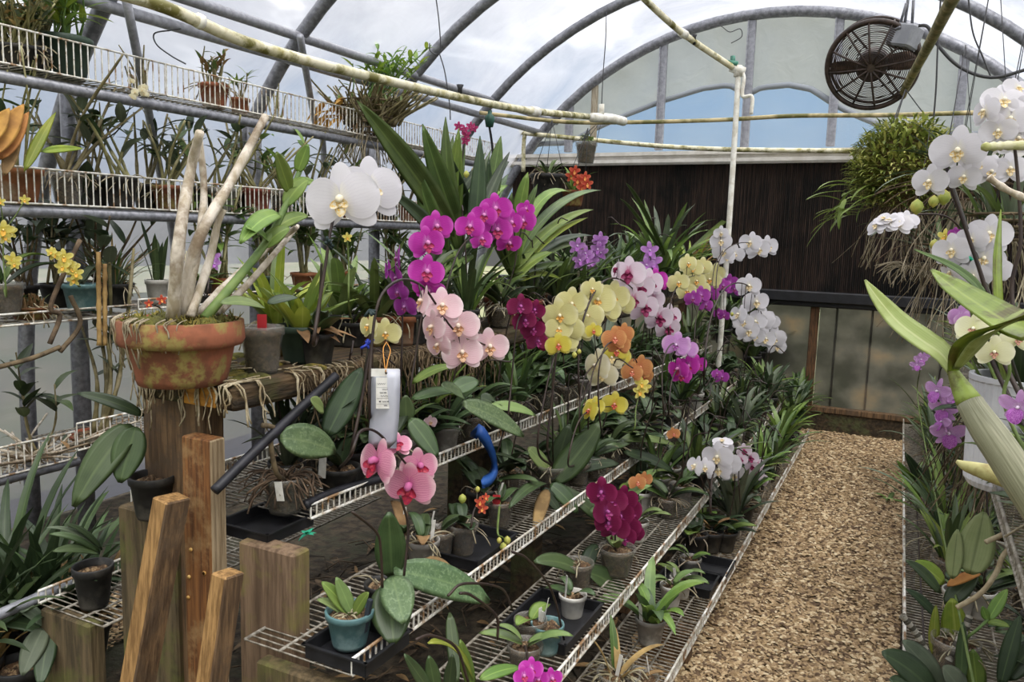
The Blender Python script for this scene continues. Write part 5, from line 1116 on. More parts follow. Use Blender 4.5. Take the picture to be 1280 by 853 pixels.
# ================================================================== far side of the bench (left) and floor there
base = T('l1', 192, .6)
phal('orchid with huge drooping dark leaves on the far side step beside the thick post', base, ('black', .07, .14), None, (), [(166, 532, 92, 634, 42, .15, -2.1, -2.15, .7, g_phal), (170, 534, 150, 604, 40, .05, -2.08, -2.08, .75, g_phal), (180, 520, 96, 492, 20, .1, -2.1, -2.2, .5, g_dark)])
phal('black pot with strappy curved leaves on the low mossy board', T('l2', 118, .55), ('black', .065, .15), None, (), [(125, 690, 62, 668, 12, .2, -2.5, -2.55, .5, g_phal), (125, 692, 66, 690, 16, .15, -2.5, -2.5, .5, g_phal), (128, 688, 80, 655, 10, .2, -2.5, -2.5, .5, g_dark), (126, 686, 58, 660, 9, .2, -2.5, -2.5, .5, g_grey)])
for px, fr, n, L, lb in ((10, .3, 30, .75, 'dark grassy plant growing on the floor at the photo edge under the side shelf'), (58, .5, 34, .65, 'dark tufted plant with dry sheaths on the floor under the low basket'), (100, .75, 24, .55, 'dark strap leafed plant on the floor behind the mossy boards'), (-40, .6, 30, .7, 'dark leafy floor plant partly cut by the photo edge')):
    b = T('lf', px, fr); r_ = strap(lb, b, ('black', .12, .2), n, L, .045, [g_dark, g_dark, g_phal], cat='plant'); mb = MB()
    for i in range(26): leaf(mb, (R(-.1, .1), R(-.1, .1), .17), R(0, 6.28), R(.2, 1.5), R(.15, .35), .03, R(.3, 1.2), 'lance', .3)
    mb.build('dried_sheaths', g_brown, r_)
phal('broad dark leaf drooping near the gravel at the photo corner', V((-2.75, 1.62, .0)), ('black', .09, .18), None, (), [(55, 785, 28, 845, 28, .1, -2.62, -2.55, .7, g_grey), (60, 790, -10, 780, 22, .2, -2.65, -2.8, .4, g_dark), (62, 790, 50, 858, 26, .1, -2.6, -2.5, .6, g_dark), (60, 784, 10, 752, 18, .2, -2.65, -2.75, .4, g_grey)])
# ================================================================== side wall shelves
# top shelf
canes('rooty clump of thin stems in the upper corner of the top shelf', T('s1', 25, .4), ('black', .13, .10), 60, .34, [g_cane, g_strap, g_grey, g_brown], rt=70, lean=.6, dirv=(.35, 0, -.1))
r_ = canes('leafy light green plant in a dark green pot on the top shelf', T('s1', 82, .35), ('green', .12, .19), 9, .36, [g_caneg, g_lime, g_yel], leaves=9, L=.15, W=.035, top=.35, dirv=(.35, 0, -.05))
canes('grey stemmed plant between the corner clump and dark green pot', T('s1', 55, .8), ('black', .1, .15), 12, .5, [g_cane, g_strap, g_lime], leaves=7, L=.16, W=.03, dirv=(.45, 0, -.1))
canes('small terracotta pot of shrivelled stems on the top shelf', T('s1', 268, .3), ('terracotta', .085, .13), 12, .22, [g_cane, g_brown, g_strap], rt=24, leaves=4)
canes('tiny palm like sprig right of the small terracotta pot', T('s1', 300, .5), ('terracotta', .06, .1), 4, .18, [g_cane, g_lime], leaves=10, L=.1, W=.014, top=.8)
b = T('s1', 462, .1)
r_ = plant('great tangled basket of swollen stems with orange dry sheaths by the long pipe', b, None, name='cane_orchid_plant'); b_ = MB()
for k in range(7):
    rr = .12+.02*k; zz_ = .015+.035*k; b_.tube([V((rr*math.cos(a*PI/12), rr*math.sin(a*PI/12), zz_)) for a in range(25)], .005, 5, 0, False)
for k in range(14):
    a = k*PI/7; b_.tube([V((.02*math.cos(a), .02*math.sin(a), .012)), V((.12*math.cos(a), .12*math.sin(a), .015)), V((.24*math.cos(a), .24*math.sin(a), .23))], .005, 5)
b_.build('basket', g_rootd, r_)
cane_foliage(r_, 150, .42, [g_cane, g_lime, g_brown, g_strap], 1.1, 1, .09, .022, .08, .2, .009, .8, dirv=(.2, 0, 0))
cane_foliage(r_, 26, .5, [g_caneg, g_lime, g_yel], .55, 6, .11, .032, .2, .16, .006, .65, dirv=(.4, .15, -.1))
mb = MB()
for i in range(16): leaf(mb, (R(-.25, -.05), R(-.25, -.1), R(.1, .25)), R(2.4, 5), R(-.9, .2), R(.14, .26), .05, R(.1, .6), 'lance', .4)
mb.build('dried_sheaths', g_orange, r_); roots(r_, 70, .2, .35, .1, g_root, True)
for px, lb in ((170, 'bare wiry stems on the top shelf left of the small terracotta pot'), (345, 'thin straggly stems on the top shelf left of the tangled basket'), (560, 'thin stems at the far end of the top shelf')):
    canes(lb, T('s1', px, .4), None, 7, .25, [g_cane, g_brown], rt=10, leaves=1)
# second shelf: a row of cane orchids
b = T('s2', 22, .3); r_ = canes('orchid with big dried orange sheaths and a yellow green leaf', b, ('terracotta', .11, .15), 14, .55, [g_cane, g_dark, g_strap], leaves=2, L=.2, W=.05)
for q_ in ((-10, 195, 30, 130, 26, g_orange), (0, 200, 36, 140, 22, g_orange), (-15, 180, 12, 135, 20, g_orange), (30, 215, 70, 140, 14, g_yel), (50, 190, 105, 186, 10, g_yel), (5, 220, 25, 165, 16, g_brown)):
    hleaf(r_, b, PX(q_[0], q_[1], -3.4), PX(q_[2], q_[3], -3.42), q_[4], .05, .8, q_[5], 'lance', .3)
data = [(85, .4, 'clear', .075, .15, 9, .62, 'cloudy pot of tall canes, third along the second shelf'), (152, .35, 'black', .08, .16, 8, .5, 'black pot of thick canes right of the cloudy pot on the second shelf'), (212, .4, 'mossy', .09, .13, 12, .42, 'rooty basket plant on the second shelf left of the bare canes'), (250, .6, 'black', .08, .14, 8, .55, 'upright cane plant just behind the bare bleached canes'), (278, .3, 'grey', .08, .14, 7, .5, 'grey pot of canes behind the bleached canes'), (322, .35, 'terracotta', .085, .16, 9, .42, 'bright terracotta pot of canes on the second shelf'), (352, .5, 'clear', .08, .15, 9, .46, 'cloudy pot of leafy canes right of the bright terracotta pot'), (395, .4, 'black', .09, .16, 10, .5, 'dark pot of bristling stems above the white flower pair'), (440, .5, 'terracotta', .09, .15, 10, .42, 'terracotta pot of leafy canes behind the white flower pair'), (482, .4, 'black', .09, .15, 10, .5, 'dark pot of canes on the second shelf right of the white pair'), (510, .5, 'terracotta', .09, .16, 9, .45, 'terracotta pot on the second shelf behind the long dark blades'), (548, .5, 'black', .1, .16, 10, .5, 'pot of canes at the far end of the second shelf')]
for px, fr, k, r, h, n, H, lb in data: canes(lb, T('s2', px, fr), (k, r, h), max(5, n*2//3), H, [g_cane, random.choice([g_dark, g_strap, g_phal]), random.choice([g_grey, g_lime, g_dark])], rt=18, leaves=3, L=.2, W=.05, rad=.009, top=.4, lean=.8)
r_ = canes('leaning cane plant with a puff of cream flowers under the top shelf', T('s2', 118, .7), ('black', .08, .15), 6, .5, [g_cane, g_dark, g_strap], leaves=4, L=.18, W=.05)
spike(r_, T('s2', 118, .7), [T('s2', 118, .7)+V((0, 0, .3)), PX(150, 160, -3.6), PX(168, 118, -3.55)], [(PX(172+R(-9, 12), 110+R(-9, 13), -3.5+R(-.02, .02)), .035, None) for i in range(16)], 'cream', .003)
for px, lb in ((185, 'wiry cane plant between the black pot and rooty basket'), (300, 'leafy cane plant behind the bright terracotta pot')):
    canes(lb, T('s2', px, .8), ('black', .08, .14), 6, .5, [g_cane, g_dark, g_grey], rt=10, leaves=3, L=.19, W=.045, rad=.009)
# third shelf
def yel(label, base, ps, fl, k, lv, via):
    r_ = phal(label, base, ps, lv, [dict(v='dendy', k=k, f=fl, via=via, mat=g_spikeg)], tags=1, el=(.6, 1.2)); return r_
yel('yellow flowered orchid in a teal pot on the third shelf', T('s3', 102, .3), ('teal', .082, .13), [(68, 318, 18), (80, 322, 24), (84, 332, 24), (90, 335, 22), (95, 342, 20), (92, 350, 18), (78, 334, 20), (64, 315, 14)], -3.38, (4, .22, .06, [g_dark, g_grey]), [(96, 355), (75, 322), (88, 338)])
yel('yellow flowered orchid in a cloudy pot at the photo edge on the third shelf', T('s3', 6, .3), ('clear', .085, .15), [(4, 288, 28), (12, 290, 20), (16, 325, 22), (0, 252, 14), (31, 250, 14), (18, 330, 16), (6, 296, 20)], -3.38, (5, .3, .09, [g_phal, g_lime]), [(8, 370), (4, 320), (6, 288)])
canes('mossy mound of bulbs between the two yellow orchids', T('s3', 40, .4)-V((0, 0, .028)), ('mossy', .1, .06), 30, .07, [g_brown, g_strap], rt=30, leaves=1, L=.05)
strap('fine grassy leaved orchid right of the teal pot on the third shelf', T('s3', 145, .45), ('black', .09, .12), 70, .3, .012, [g_strap, g_grey, g_brown], rt=20)
r_ = strap('upright fan leafed orchid in a white pot on the third shelf', T('s3', 197, .4), ('white', .06, .13), 7, .34, .04, [g_dark, g_phal], el=(1.2, 1.5), droop=(.0, .3))
canes('tangle of bare brown branches and one grey leaf on the third shelf', T('s3', 128, .8), ('black', .08, .12), 12, .62, [g_rootd, g_grey, g_dark], rt=30, leaves=3, L=.24, W=.07, lean=1.0, rad=.008)
canes('dark leaved plant behind the yellow flowers in the teal pot', T('s3', 72, .8), ('black', .08, .12), 8, .55, [g_cane, g_dark, g_dark], leaves=4, L=.22, W=.07)
canes('small dark branching plant above the mossy mound', T('s3', 30, .8), ('black', .07, .12), 10, .5, [g_rootd, g_dark, g_grey], leaves=4, L=.14, W=.04)
r_ = phal('orchid with one cream and one striped lilac bloom behind the bleached canes', T('s3', 250, .2), ('black', .07, .12), (5, .25, .07, [g_lime, g_yel, g_strap]), [dict(v='cream', k=-3.0, f=[(233, 322, 18, (-.3, -.9, 0))], via=[(240, 370), (236, 340), (233, 323)]), dict(v='vanda', k=-2.9, f=[(267, 322, 20), (268, 330, 18)], via=[(258, 370), (262, 340), (267, 324)]), dict(v='redor', k=-2.8, f=[(186, 380, 12), (202, 375, 14, None)], via=[(210, 395), (200, 385), (188, 380)])])
GS = 'mixed cane plants crowding the far part of the third side shelf'; LS = 'cane plant crowding the third side shelf beyond the terracotta bowl'
for px in (275, 330, 380, 430, 490):
    canes(LS, T('s3', px, R(.2, .8)), (random.choice(['black', 'terracotta', 'green']), .09, .13), 12, R(.4, .6), [g_cane, random.choice([g_lime, g_strap]), random.choice([g_dark, g_strap, g_yel])], GS, 10, leaves=6, L=.2, W=.05, rad=.008)
# lowest baskets
canes('heap of long grey twigs lying in the low wire basket', T('s4', 35, .4), None, 26, .42, [g_caneb, g_grey, g_brown], rt=40, lean=1.6, leaves=1, rad=.008)
canes('dark leafed stem rising out of the low basket of twigs', T('s4', 50, .4), None, 3, .52, [g_cane, g_dark, g_phal], leaves=8, L=.17, W=.06, top=.6)
canes('tall brown jointed canes rising from a low terracotta saucer', T('s4', 118, .35), ('terracotta', .12, .06), 6, .95, [g_cane, g_dark, g_grey], lean=.25, leaves=3, L=.2, W=.06, rad=.012, rt=14)
for pts, lb in (([(62, 430), (75, 395), (64, 380), (100, 300)], 'reddish bent branch in front of the teal pot shelf'), ([(-5, 460), (40, 448), (75, 434)], 'dark root wrapped stick spanning above the low basket'), ([(75, 440), (100, 405), (88, 370)], 'pale brown cane leaning beneath the third shelf')):
    mb = MB(); mb.tube(crv([PX(x, y, -3.45) for x, y in pts], 18), .011, 7); tag(mb.build('bare_branch', g_rootd), lb, 'branch')
for x0, y0, x1, y1, lb in ((123, 315, 124, 432, 'tall jointed brown cane standing before the side wall, nearer the grass'), (131, 330, 131, 432, 'thinner jointed brown cane right beside the taller one')):
    mb = MB(); c = crv([PX(x1, y1, -3.42), PX((x0+x1)/2, (y0+y1)/2, -3.42), PX(x0, y0, -3.42)], 20); mb.tube(c, [.010*(1.3 if i % 4 == 0 else 1) for i in range(20)], 7); tag(mb.build('bare_branch', M('jointed_cane', 'a98a55', '7c6038', 14, .7)), lb, 'cane')
# hanging pots above the far bench
def hang(label, px, py, Y, kind, r, h, fn, hook=None):
    p = PY(px, py, Y); root = thing('hanging_orchid_plant', label, 'orchid', p); pot(root, kind, r, h)
    mb = MB(); top = V((0, 0, .45)) if hook is None else PY(*hook, Y)-p
    for k in range(3): a = k*2.1; mb.tube([V((r*math.cos(a), r*math.sin(a), h)), top], .0025, 4)
    mb.build('hanger', m_thin, root); fn(root, h, p); return root
def succ(root, h, p): cane_foliage(root, 12, .10, [g_cane, g_lime, g_grey], .4, 6, .06, .03, h*.8, .05, .008, .3)
hang('little hanging clear pot with succulent tops against the gable', 732, 205, 6.0, 'clear', .085, .17, succ, (752, 150))
def dk(root, h, p): strap_foliage(root, 14, .22, .03, [g_strap, g_dark], 1, h*.8); roots(root, 20, .08, .2, h)
hang('dark hanging basket pot left of the red orange orchid', 684, 245, 5.6, 'black', .13, .16, dk, (690, 150))
def ro(root, h, p):
    strap_foliage(root, 10, .25, .03, [g_strap, g_lime], 1, h*.8)
    spike(root, p, [p+V((0, 0, h)), PY(716, 230, 5.7), PY(726, 222, 5.7)], [(PY(x, y, 5.65), .10, None) for x, y in ((718, 214), (722, 226), (731, 222), (734, 230), (714, 220), (727, 236))], 'redor', .003)
hang('hanging orchid with red orange flowers before the dark pad', 716, 258, 5.75, 'mossy', .09, .12, ro, (735, 160))
p = PX(612, 152, -2.2); root = thing('sprinkler', 'green sprinkler head on a black tube below the long pipe', 'sprinkler', p); mb = MB(); mb.lathe([(.001, -.03), (.02, -.03), (.028, .01), (.026, .03), (.012, .04), (.012, .06)], (0, 0, 0), 12); mb.build('nozzle', M('green_plastic2', '2f5a4c', '244639', 10, .5), root)
mb = MB(); mb.tube(crv([V((0, 0, -.03)), PX(615, 180, -2.2)-p, PX(617, 208, -2.2)-p], 8), .007, 6); mb.build('tube', m_dark, root)
# ================================================================== THE OTHER SIDE OF THE AISLE
TIER['r2'] = (.28, .28, .42, 1.0, 1.2, 7, 1)
rail_sections('r2', .26, .26, 1.045, (1.2, 2.9, 4.6, 6.4), .42, ['nearest raised wire shelf across the aisle', 'middle raised wire shelf across the aisle', 'far raised wire shelf across the aisle'], 1, .035)
for o in COL.objects:
    if o.name.startswith('front_lip') and o.parent and 'raised wire shelf' in str(o.parent.get('label')): o.data.materials[0] = m_wire_d
for k, (y, lb) in enumerate(((1.3, 'nearest timber leg of the raised shelf across the aisle'), (2.9, 'second timber leg of the raised shelf across the aisle'), (4.6, 'third timber leg of the raised shelf across the aisle'), (6.3, 'farthest timber leg of the raised shelf across the aisle'))):
    board('shelf_leg', lb, (.60, y, .49), (.09, .06, .98), m_wood_moss, cat='post')
# foreground cane with big leaves
base = V((.46, 1.12, 1.01)); r_ = plant('nearest orchid with a thick grey pseudobulb and long arching pale leaf', base, ('black', .08, .12))
def bulb(pts, wpx, d, ms, nm, par, bs, seg=14, cut=None):
    c = crv([PD(x, y, dd)-bs for x, y, dd in pts], 26); n = len(wpx); mb = MB()
    ws = [np.interp(i/25, np.linspace(0, 1, n), wpx)*d/2000 for i in range(26)]
    if cut: 
        k = int(cut*25); mb.tube(c[:k+1], ws[:k+1], seg, 0); mb.tube(c[k:], [w*1.04 if i == 0 else w for i, w in enumerate(ws[k:])], seg, 1)
    else: mb.tube(c, ws, seg)
    return mb.build(nm, ms, par)
m_bulb = M('grey_pseudobulb', '94937a', '74745c', 5, .55, stretch=(9, .5, 1), coord='UV'); m_bulbg = M('green_sheath', '8fa04a', '7b8c42', 9, .5, c3='5c5a2c', sc3=26)
bulb([(1190, 462, .98), (1200, 482, .97), (1222, 520, .95), (1256, 570, .93), (1290, 625, .92), (1330, 690, .92)], [12, 20, 32, 40, 42, 40, 34], .95, [m_bulbg, m_bulb], 'pseudobulb', r_, base, 14, .33)
bulb([(1196, 577, 1.05), (1208, 583, 1.04), (1235, 591, 1.02), (1270, 603, 1.0), (1310, 620, .98)], [5, 14, 22, 25, 26], 1.02, M('yellow_pseudobulb', 'b9b27a', '9c9a5e', 7, .6, c3='8a7a4a', sc3=14), 'pseudobulb', r_, base)
def fleaf(pts, ws, d, mat, nrm, fold=.25, nm='leaf'):
    c = crv([PD(x, y, dd)-base for x, y, dd in pts], 18); n = len(ws)
    mb = MB(); mb.ribbon(c, [max(.0006, np.interp(i/17, np.linspace(0, 1, n), ws)*d/2000) for i in range(18)], nrm, fold, 0, .0018, 7); mb.build(nm, mat, r_)
tc = -ray(1180, 420).normalized()
fleaf([(1192, 468, .98), (1178, 444, .99), (1150, 424, 1.02), (1122, 402, 1.06), (1098, 374, 1.1), (1081, 350, 1.14)], [12, 22, 32, 33, 30, 24, 15, 3], 1.04, g_fg, tc*.5+V((-.1, -.1, .9)))
fleaf([(1191, 470, .98), (1200, 438, .95), (1226, 417, .9), (1262, 404, .86), (1310, 385, .82)], [13, 24, 32, 38, 42], .9, g_fgd, tc*.4+V((0, 0, 1)))
fleaf([(1300, 418, .86), (1262, 404, .9), (1225, 382, .97), (1190, 358, 1.05), (1164, 337, 1.1)], [44, 46, 42, 30, 4], 1.0, g_fgd, tc*.8+V((.1, 0, .5)))
fleaf([(1300, 395, .84), (1270, 400, .86), (1230, 425, .9), (1196, 462, .97)], [40, 36, 28, 12], .9, g_fg, tc*.5+V((.1, 0, .9)))
fleaf([(1252, 400, 1.2), (1247, 370, 1.2), (1246, 320, 1.22), (1251, 262, 1.25)], [8, 12, 12, 2], 1.22, g_fgd, tc+V((.5, 0, 0)))
fleaf([(1230, 368, 1.25), (1212, 348, 1.27), (1185, 330, 1.3), (1143, 312, 1.34)], [8, 11, 9, 2], 1.28, g_strap, tc+V((.1, 0, .5)))
# white orchids
def wh(label, base, cl, lv=(5, .25, .085, [g_phal, g_dark]), ps=('clear', .065, .12)): return phal(label, base, ps, lv, cl)
wh('tall white orchid whose big open bloom hangs below the slanting hose', V((.40, 2.35, 1.01)), [dict(v='white', k=2.2, f=[(1197, 190, 66, (-.1, -.95, -.1)), (1162, 228, 46, (-.4, -.9, -.1)), (1205, 222, 40, (-.2, -.9, -.1)), (1222, 208, 44, (.1, -.95, .1)), (1182, 196, 40, (-.7, -.6, 0), 2.3), (1238, 216, 46, (.2, -.9, 0)), (1262, 212, 44, (.2, -.9, 0))], via=[(1240, 420), (1232, 363), (1205, 280), (1184, 215), (1200, 196), (1240, 205)], r=.006, buds=[(1180, 247, .018), (1146, 259, .018), (1167, 252, .014)])])
wh('white orchid with blooms crowding the upper corner of the photo', V((.42, 2.1, 1.01)), [dict(v='white', k=2.0, f=[(1231, 140, 44, (-.7, -.6, 0)), (1254, 128, 54, (.2, -.8, .3)), (1262, 150, 52, (.1, -.95, 0)), (1272, 112, 40, (.4, -.7, .4)), (1272, 175, 50, (.2, -.9, 0)), (1248, 165, 44, (-.2, -.9, -.1)), (1275, 140, 40)], via=[(1270, 400), (1276, 300), (1272, 220), (1266, 170), (1258, 130)], r=.005)])
wh('white orchid with a flat side-on spray reaching toward the dark pad', V((.34, 2.9, 1.01)), [dict(v='white', k=2.5, f=[(1096, 283, 30, (-.5, -.6, .4)), (1112, 277, 34, (-.2, -.7, .6)), (1124, 280, 34, (.1, -.8, .4)), (1134, 275, 30, (.3, -.7, .5)), (1105, 274, 28, (-.2, -.4, .8))], via=[(1225, 420), (1215, 320), (1190, 275), (1150, 268), (1100, 278)], r=.004)])
wh('white orchid in the middle cluster beside the black stake', V((.38, 2.55, 1.01)), [dict(v='white', k=2.3, f=[(1190, 314, 46, (-.3, -.9, 0)), (1236, 294, 54, (.0, -.95, .1)), (1229, 324, 50, (.05, -.95, -.1)), (1216, 346, 44, (-.1, -.9, -.2)), (1245, 338, 40, (.3, -.8, -.1)), (1188, 340, 28, (-.6, -.5, -.5)), (1214, 300, 40, (-.3, -.8, 0)), (1205, 322, 36)], via=[(1236, 440), (1232, 363), (1222, 310), (1240, 290)], r=.006, stake=(1183, 208), clip=(1213, 323))])
wh('orchid with a small yellow and violet bloom above the middle white cluster', V((.36, 2.75, 1.01)), [dict(v='dendy', k=2.4, f=[(1181, 296, 22, (-.5, -.8, 0)), (1188, 300, 18)], via=[(1222, 420), (1205, 330), (1184, 300)], mat=g_spikeg, buds=[(1168, 306, .014)]), dict(v='purple', k=2.38, f=[(1194, 293, 18)], via=[(1222, 420), (1210, 330), (1195, 296)], mat=g_spikeg)])
wh('greenish white orchid with a violet lip behind the foreground cane', V((.36, 2.0, 1.01)), [dict(v='greenish', k=1.8, f=[(1243, 441, 44, (-.1, -.95, 0)), (1217, 412, 46, (-.3, -.9, .1)), (1240, 388, 40, (0, -.8, .4)), (1272, 425, 40, (.2, -.9, 0))], via=[(1260, 520), (1262, 460), (1250, 420), (1225, 405)], mat=g_spikeg)], (4, .2, .07, [g_phal]))
wh('orchid with one frilled bright mauve bloom above the foreground leaf', V((.33, 2.9, 1.01)), [dict(v='lilac', k=2.5, f=[(1200, 396, 30, (-.3, -.9, .1)), (1206, 402, 26, (.3, -.8, 0))], via=[(1215, 450), (1205, 410), (1200, 398)], mat=g_spikeg)])
wh('orchid with three striped pink lilac blooms hanging over the aisle edge', V((.28, 3.3, 1.01)), [dict(v='cat', k=3.0, f=[(1172, 490, 34, (-.5, -.8, .0)), (1180, 512, 36, (-.3, -.8, -.2)), (1186, 542, 42, (.1, -.9, -.3)), (1192, 500, 30, (.5, -.7, 0)), (1178, 528, 28, (-.7, -.5, 0))], via=[(1190, 560), (1188, 520), (1180, 492)], mat=g_spikeg)])
wh('orchid with a veined violet bloom cut by the photo edge', V((.44, 1.95, 1.01)), [dict(v='cat', k=1.7, f=[(1273, 510, 46, (-.4, -.85, -.2))], via=[(1290, 540), (1282, 500), (1275, 505)], mat=g_spikeg)])
wh('small purple bloomed orchid far along the aisle shelf', T('r1', 1150, .5), [dict(v='cat', k=5.0, f=[(1151, 450, 18), (1146, 457, 16), (1155, 446, 14)], via=[(1150, 520), (1151, 452)], mat=g_spikeg)])
mb = MB(); p = PD(1230, 180, 1.9); 
c = [PD(x, y, 1.9)-p for x, y in ((1228, 184), (1245, 183), (1262, 182), (1300, 182))]; mb.tube(crv(c, 12), [.008, .012, .009, .012, .009, .012, .009, .012, .01, .012, .01, .012], 8); tag(mb.build('bare_cane', M('pale_cane', 'c5c0a0', '9fa05f', 18, .6), None, p), 'pale jointed cane poking in front of the upper white blooms', 'cane')
p = PD(1238, 222, 1.8); mb = MB(); mb.tube(crv([PD(x, y, 1.8)-p for x, y in ((1236, 222), (1256, 236), (1285, 250), (1310, 262))], 12), [.007+.002*(i % 3 == 0) for i in range(12)], 8); tag(mb.build('bare_cane', g_caneb, None, p), 'beige bare cane slanting below the corner white blooms', 'cane')
# hanging ball of foliage
p = PD(1130, 205, 3.6); k_ = 3.6/1000; root = thing('hanging_fern_plant', 'hanging ball of dense fine foliage with trailing roots below the fan', 'hanging plant', p)
mb = MB()
for i in range(5200):
    a, b_ = R(0, 6.283), math.asin(R(-.85, 1)); rr = R(.55, 1.0)
    q_ = V((math.cos(b_)*math.cos(a)*62*k_, math.cos(b_)*math.sin(a)*55*k_, math.sin(b_)*62*k_-.02))*rr
    az_ = a+R(-.9, .9); leaf(mb, q_, az_, R(-.4, 1.2)*(1 if b_ > 0 else .4), R(.03, .06), R(.009, .015), R(.2, 1.6), 'lance', .3, random.choice((0, 0, 1, 2)), 0, 5, 0, 3)
mb.build('foliage', [M('fern_green', 'a0a856', '7d8a40', 8, .6, trans=.25), M('fern_yellow', 'c2c074', 'a8a658', 8, .6, trans=.25), M('fern_dark', '6b7838', '55612c', 8, .6, trans=.15)], root)
mb = MB(); mb.lathe([(.001, -.2), (.10, -.16), (.15, -.05), (.14, .08), (.08, .15), (.001, .17)], (0, 0, 0), 16, 0, None, .1); mb.build('root_ball', M('root_mass', '77673f', '5a4b2c', 40, .95, bump=1), root)
roots(root, 40, .12, .38, -.14, g_root, True, rad=.002); roots(root, 70, .15, .14, -.12, g_rootd, True, rad=.002)
mb = MB()
for i in range(26): leaf(mb, (R(-.26, -.05), R(-.2, 0), R(-.24, -.08)), R(2.6, 4.6), R(-.9, .6), R(.12, .24), .022, R(.3, 1.2), 'strap', .3)
mb.build('side_leaves', [g_lime], root)
mb = MB()
for a in range(3): mb.tube([V((.15*math.cos(a*2.1), .15*math.sin(a*2.1), .1)), PD(1132, 112, 3.7)-p], .003, 4)
mb.build('hanger', m_thin, root)
p = PD(1136, 335, 3.4); root = thing('air_plant', 'small wispy ball of grey roots dangling beneath the hanging foliage', 'air plant', p)
roots(root, 50, .04, .14, 0, g_root, False, rad=.002); roots(root, 20, .02, .3, .25, g_root, True, rad=.0018)
mb = MB(); mb.tube([V((0, 0, 0)), V((.03, .1, .6))], .002, 4); mb.build('hanger', m_thin, root)
for px, py, d, n, lb in ((1215, 250, 3.0, 44, 'hanging basket of dark strap leaves with a curtain of long roots'), (1262, 300, 2.6, 36, 'dark hanging plant with matted roots behind the middle white cluster'), (1180, 330, 3.4, 34, 'tangle of hanging roots with thin leaves near the dark pad edge')):
    p = PD(px, py, d); root = thing('hanging_orchid_plant', lb, 'hanging plant', p); mb = MB()
    for k in range(5):
        rr = .05+.02*k; mb.tube([V((rr*math.cos(a*PI/8), rr*math.sin(a*PI/8), .02*k)) for a in range(17)], .005, 5, 0, False)
    mb.build('basket', g_rootd, root); strap_foliage(root, 34, .34, .028, [g_strap, g_dark, g_grey], 1, .06, 0, .1, el=(.1, 1.4), droop=(.3, 1.5)); roots(root, n, .14, .38, 0, g_root, True, rad=.0022); roots(root, n//2, .12, .3, .03, g_rootd, False, rad=.003)
    mb = MB(); 
    for a in range(3): mb.tube([V((.12*math.cos(a*2.1), .12*math.sin(a*2.1), .08)), V((0, .02, .9))], .002, 4)
    mb.build('hanger', m_thin, root)
# white fluted planter
p = PD(1262, 598, 2.5); p.z = 1.012; root = thing('planter', 'white fluted planter behind the foreground cane', 'planter', p); mb = MB(); n = 72; vs = []
for r, z in ((.115, 0), (.125, .02), (.135, .33), (.14, .335), (.14, .35), (.125, .35), (.12, .3)):
    for k in range(n):
        a = 2*PI*k/n; rr = r*(1+(.025 if k % 2 else -.012)*(z < .331 and r > .121)); vs.append((rr*math.cos(a), rr*math.sin(a), z))
mb.add(vs, [[i*n+k, i*n+(k+1) % n, (i+1)*n+(k+1) % n, (i+1)*n+k] for i in range(6) for k in range(n)]+[list(range(n))[::-1]], 0, None, False); mb.build('pot', M('fluted_white', 'd3d3d6', 'bdbdc2', 6, .5), root)
strap_foliage(root, 26, .45, .035, [g_strap, g_lime, g_dark], 1, .3, 0, .09)
# lower bench across the aisle: near plants
b = T('r1', 1200, .5); b.y = 2.75; b.x = .2
phal('broad leafed plants overhanging the bottom corner of the gravel aisle', V((.10, 2.45, .0)), ('black', .09, .30), None, (), [(1172, 872, 1102, 817, 42, .12, 2.35, 2.3, .6, g_dark), (1178, 866, 1128, 802, 36, .1, 2.4, 2.35, .6, g_grey), (1206, 872, 1178, 834, 34, .1, 2.35, 2.35, .5, g_grey), (1150, 870, 1112, 852, 24, .2, 2.3, 2.25, .4, g_dark)])
phal('plant with a tall broad pale leaf and one orange leaf by the dark basket pot', V((.22, 2.95, .308)), ('clear', .075, .14), None, (), [(1212, 718, 1230, 640, 42, -.05, 2.7, 2.7, .9, g_pale), (1190, 724, 1197, 662, 20, 0, 2.72, 2.72, .8, g_pale), (1176, 742, 1132, 701, 17, .12, 2.85, 2.8, .6, g_phal), (1180, 730, 1142, 704, 24, .15, 2.9, 2.9, .6, g_yel), (1172, 772, 1132, 737, 15, .1, 2.8, 2.75, .6, g_dark), (1182, 757, 1222, 720, 24, .1, 2.8, 2.8, .6, g_dark), (1184, 733, 1226, 718, 13, .15, 2.8, 2.8, .6, g_orange), (1196, 818, 1190, 748, 32, .05, 2.75, 2.75, .8, g_yel), (1166, 818, 1170, 757, 13, 0, 2.75, 2.75, .8, g_yel)], rt=20)
rr_ = phal('bright green upright sprig and dark leaves at the bottom edge of the other bench', V((.30, 2.55, .308)), ('black', .08, .13), None, (), [(1201, 858, 1204, 778, 15, 0, 2.6, 2.6, .8, g_phal), (1222, 866, 1216, 812, 24, 0, 2.6, 2.6, .8, g_lime), (1235, 776, 1259, 737, 15, .05, 2.6, 2.6, .8, g_lime), (1234, 776, 1228, 758, 10, 0, 2.6, 2.6, .8, g_lime), (1233, 778, 1262, 784, 11, .15, 2.6, 2.55, .5, g_lime), (1258, 850, 1300, 800, 30, .1, 2.5, 2.5, .6, g_dark), (1250, 860, 1275, 770, 20, .1, 2.5, 2.5, .6, g_dark)])
mb = MB(); bb = V((.30, 2.55, .308)); mb.tube([PD(1205, 800, 2.6)-bb, PD(1222, 787, 2.6)-bb, PD(1235, 775, 2.6)-bb], .005, 6); mb.build('stem', g_caneg, rr_)
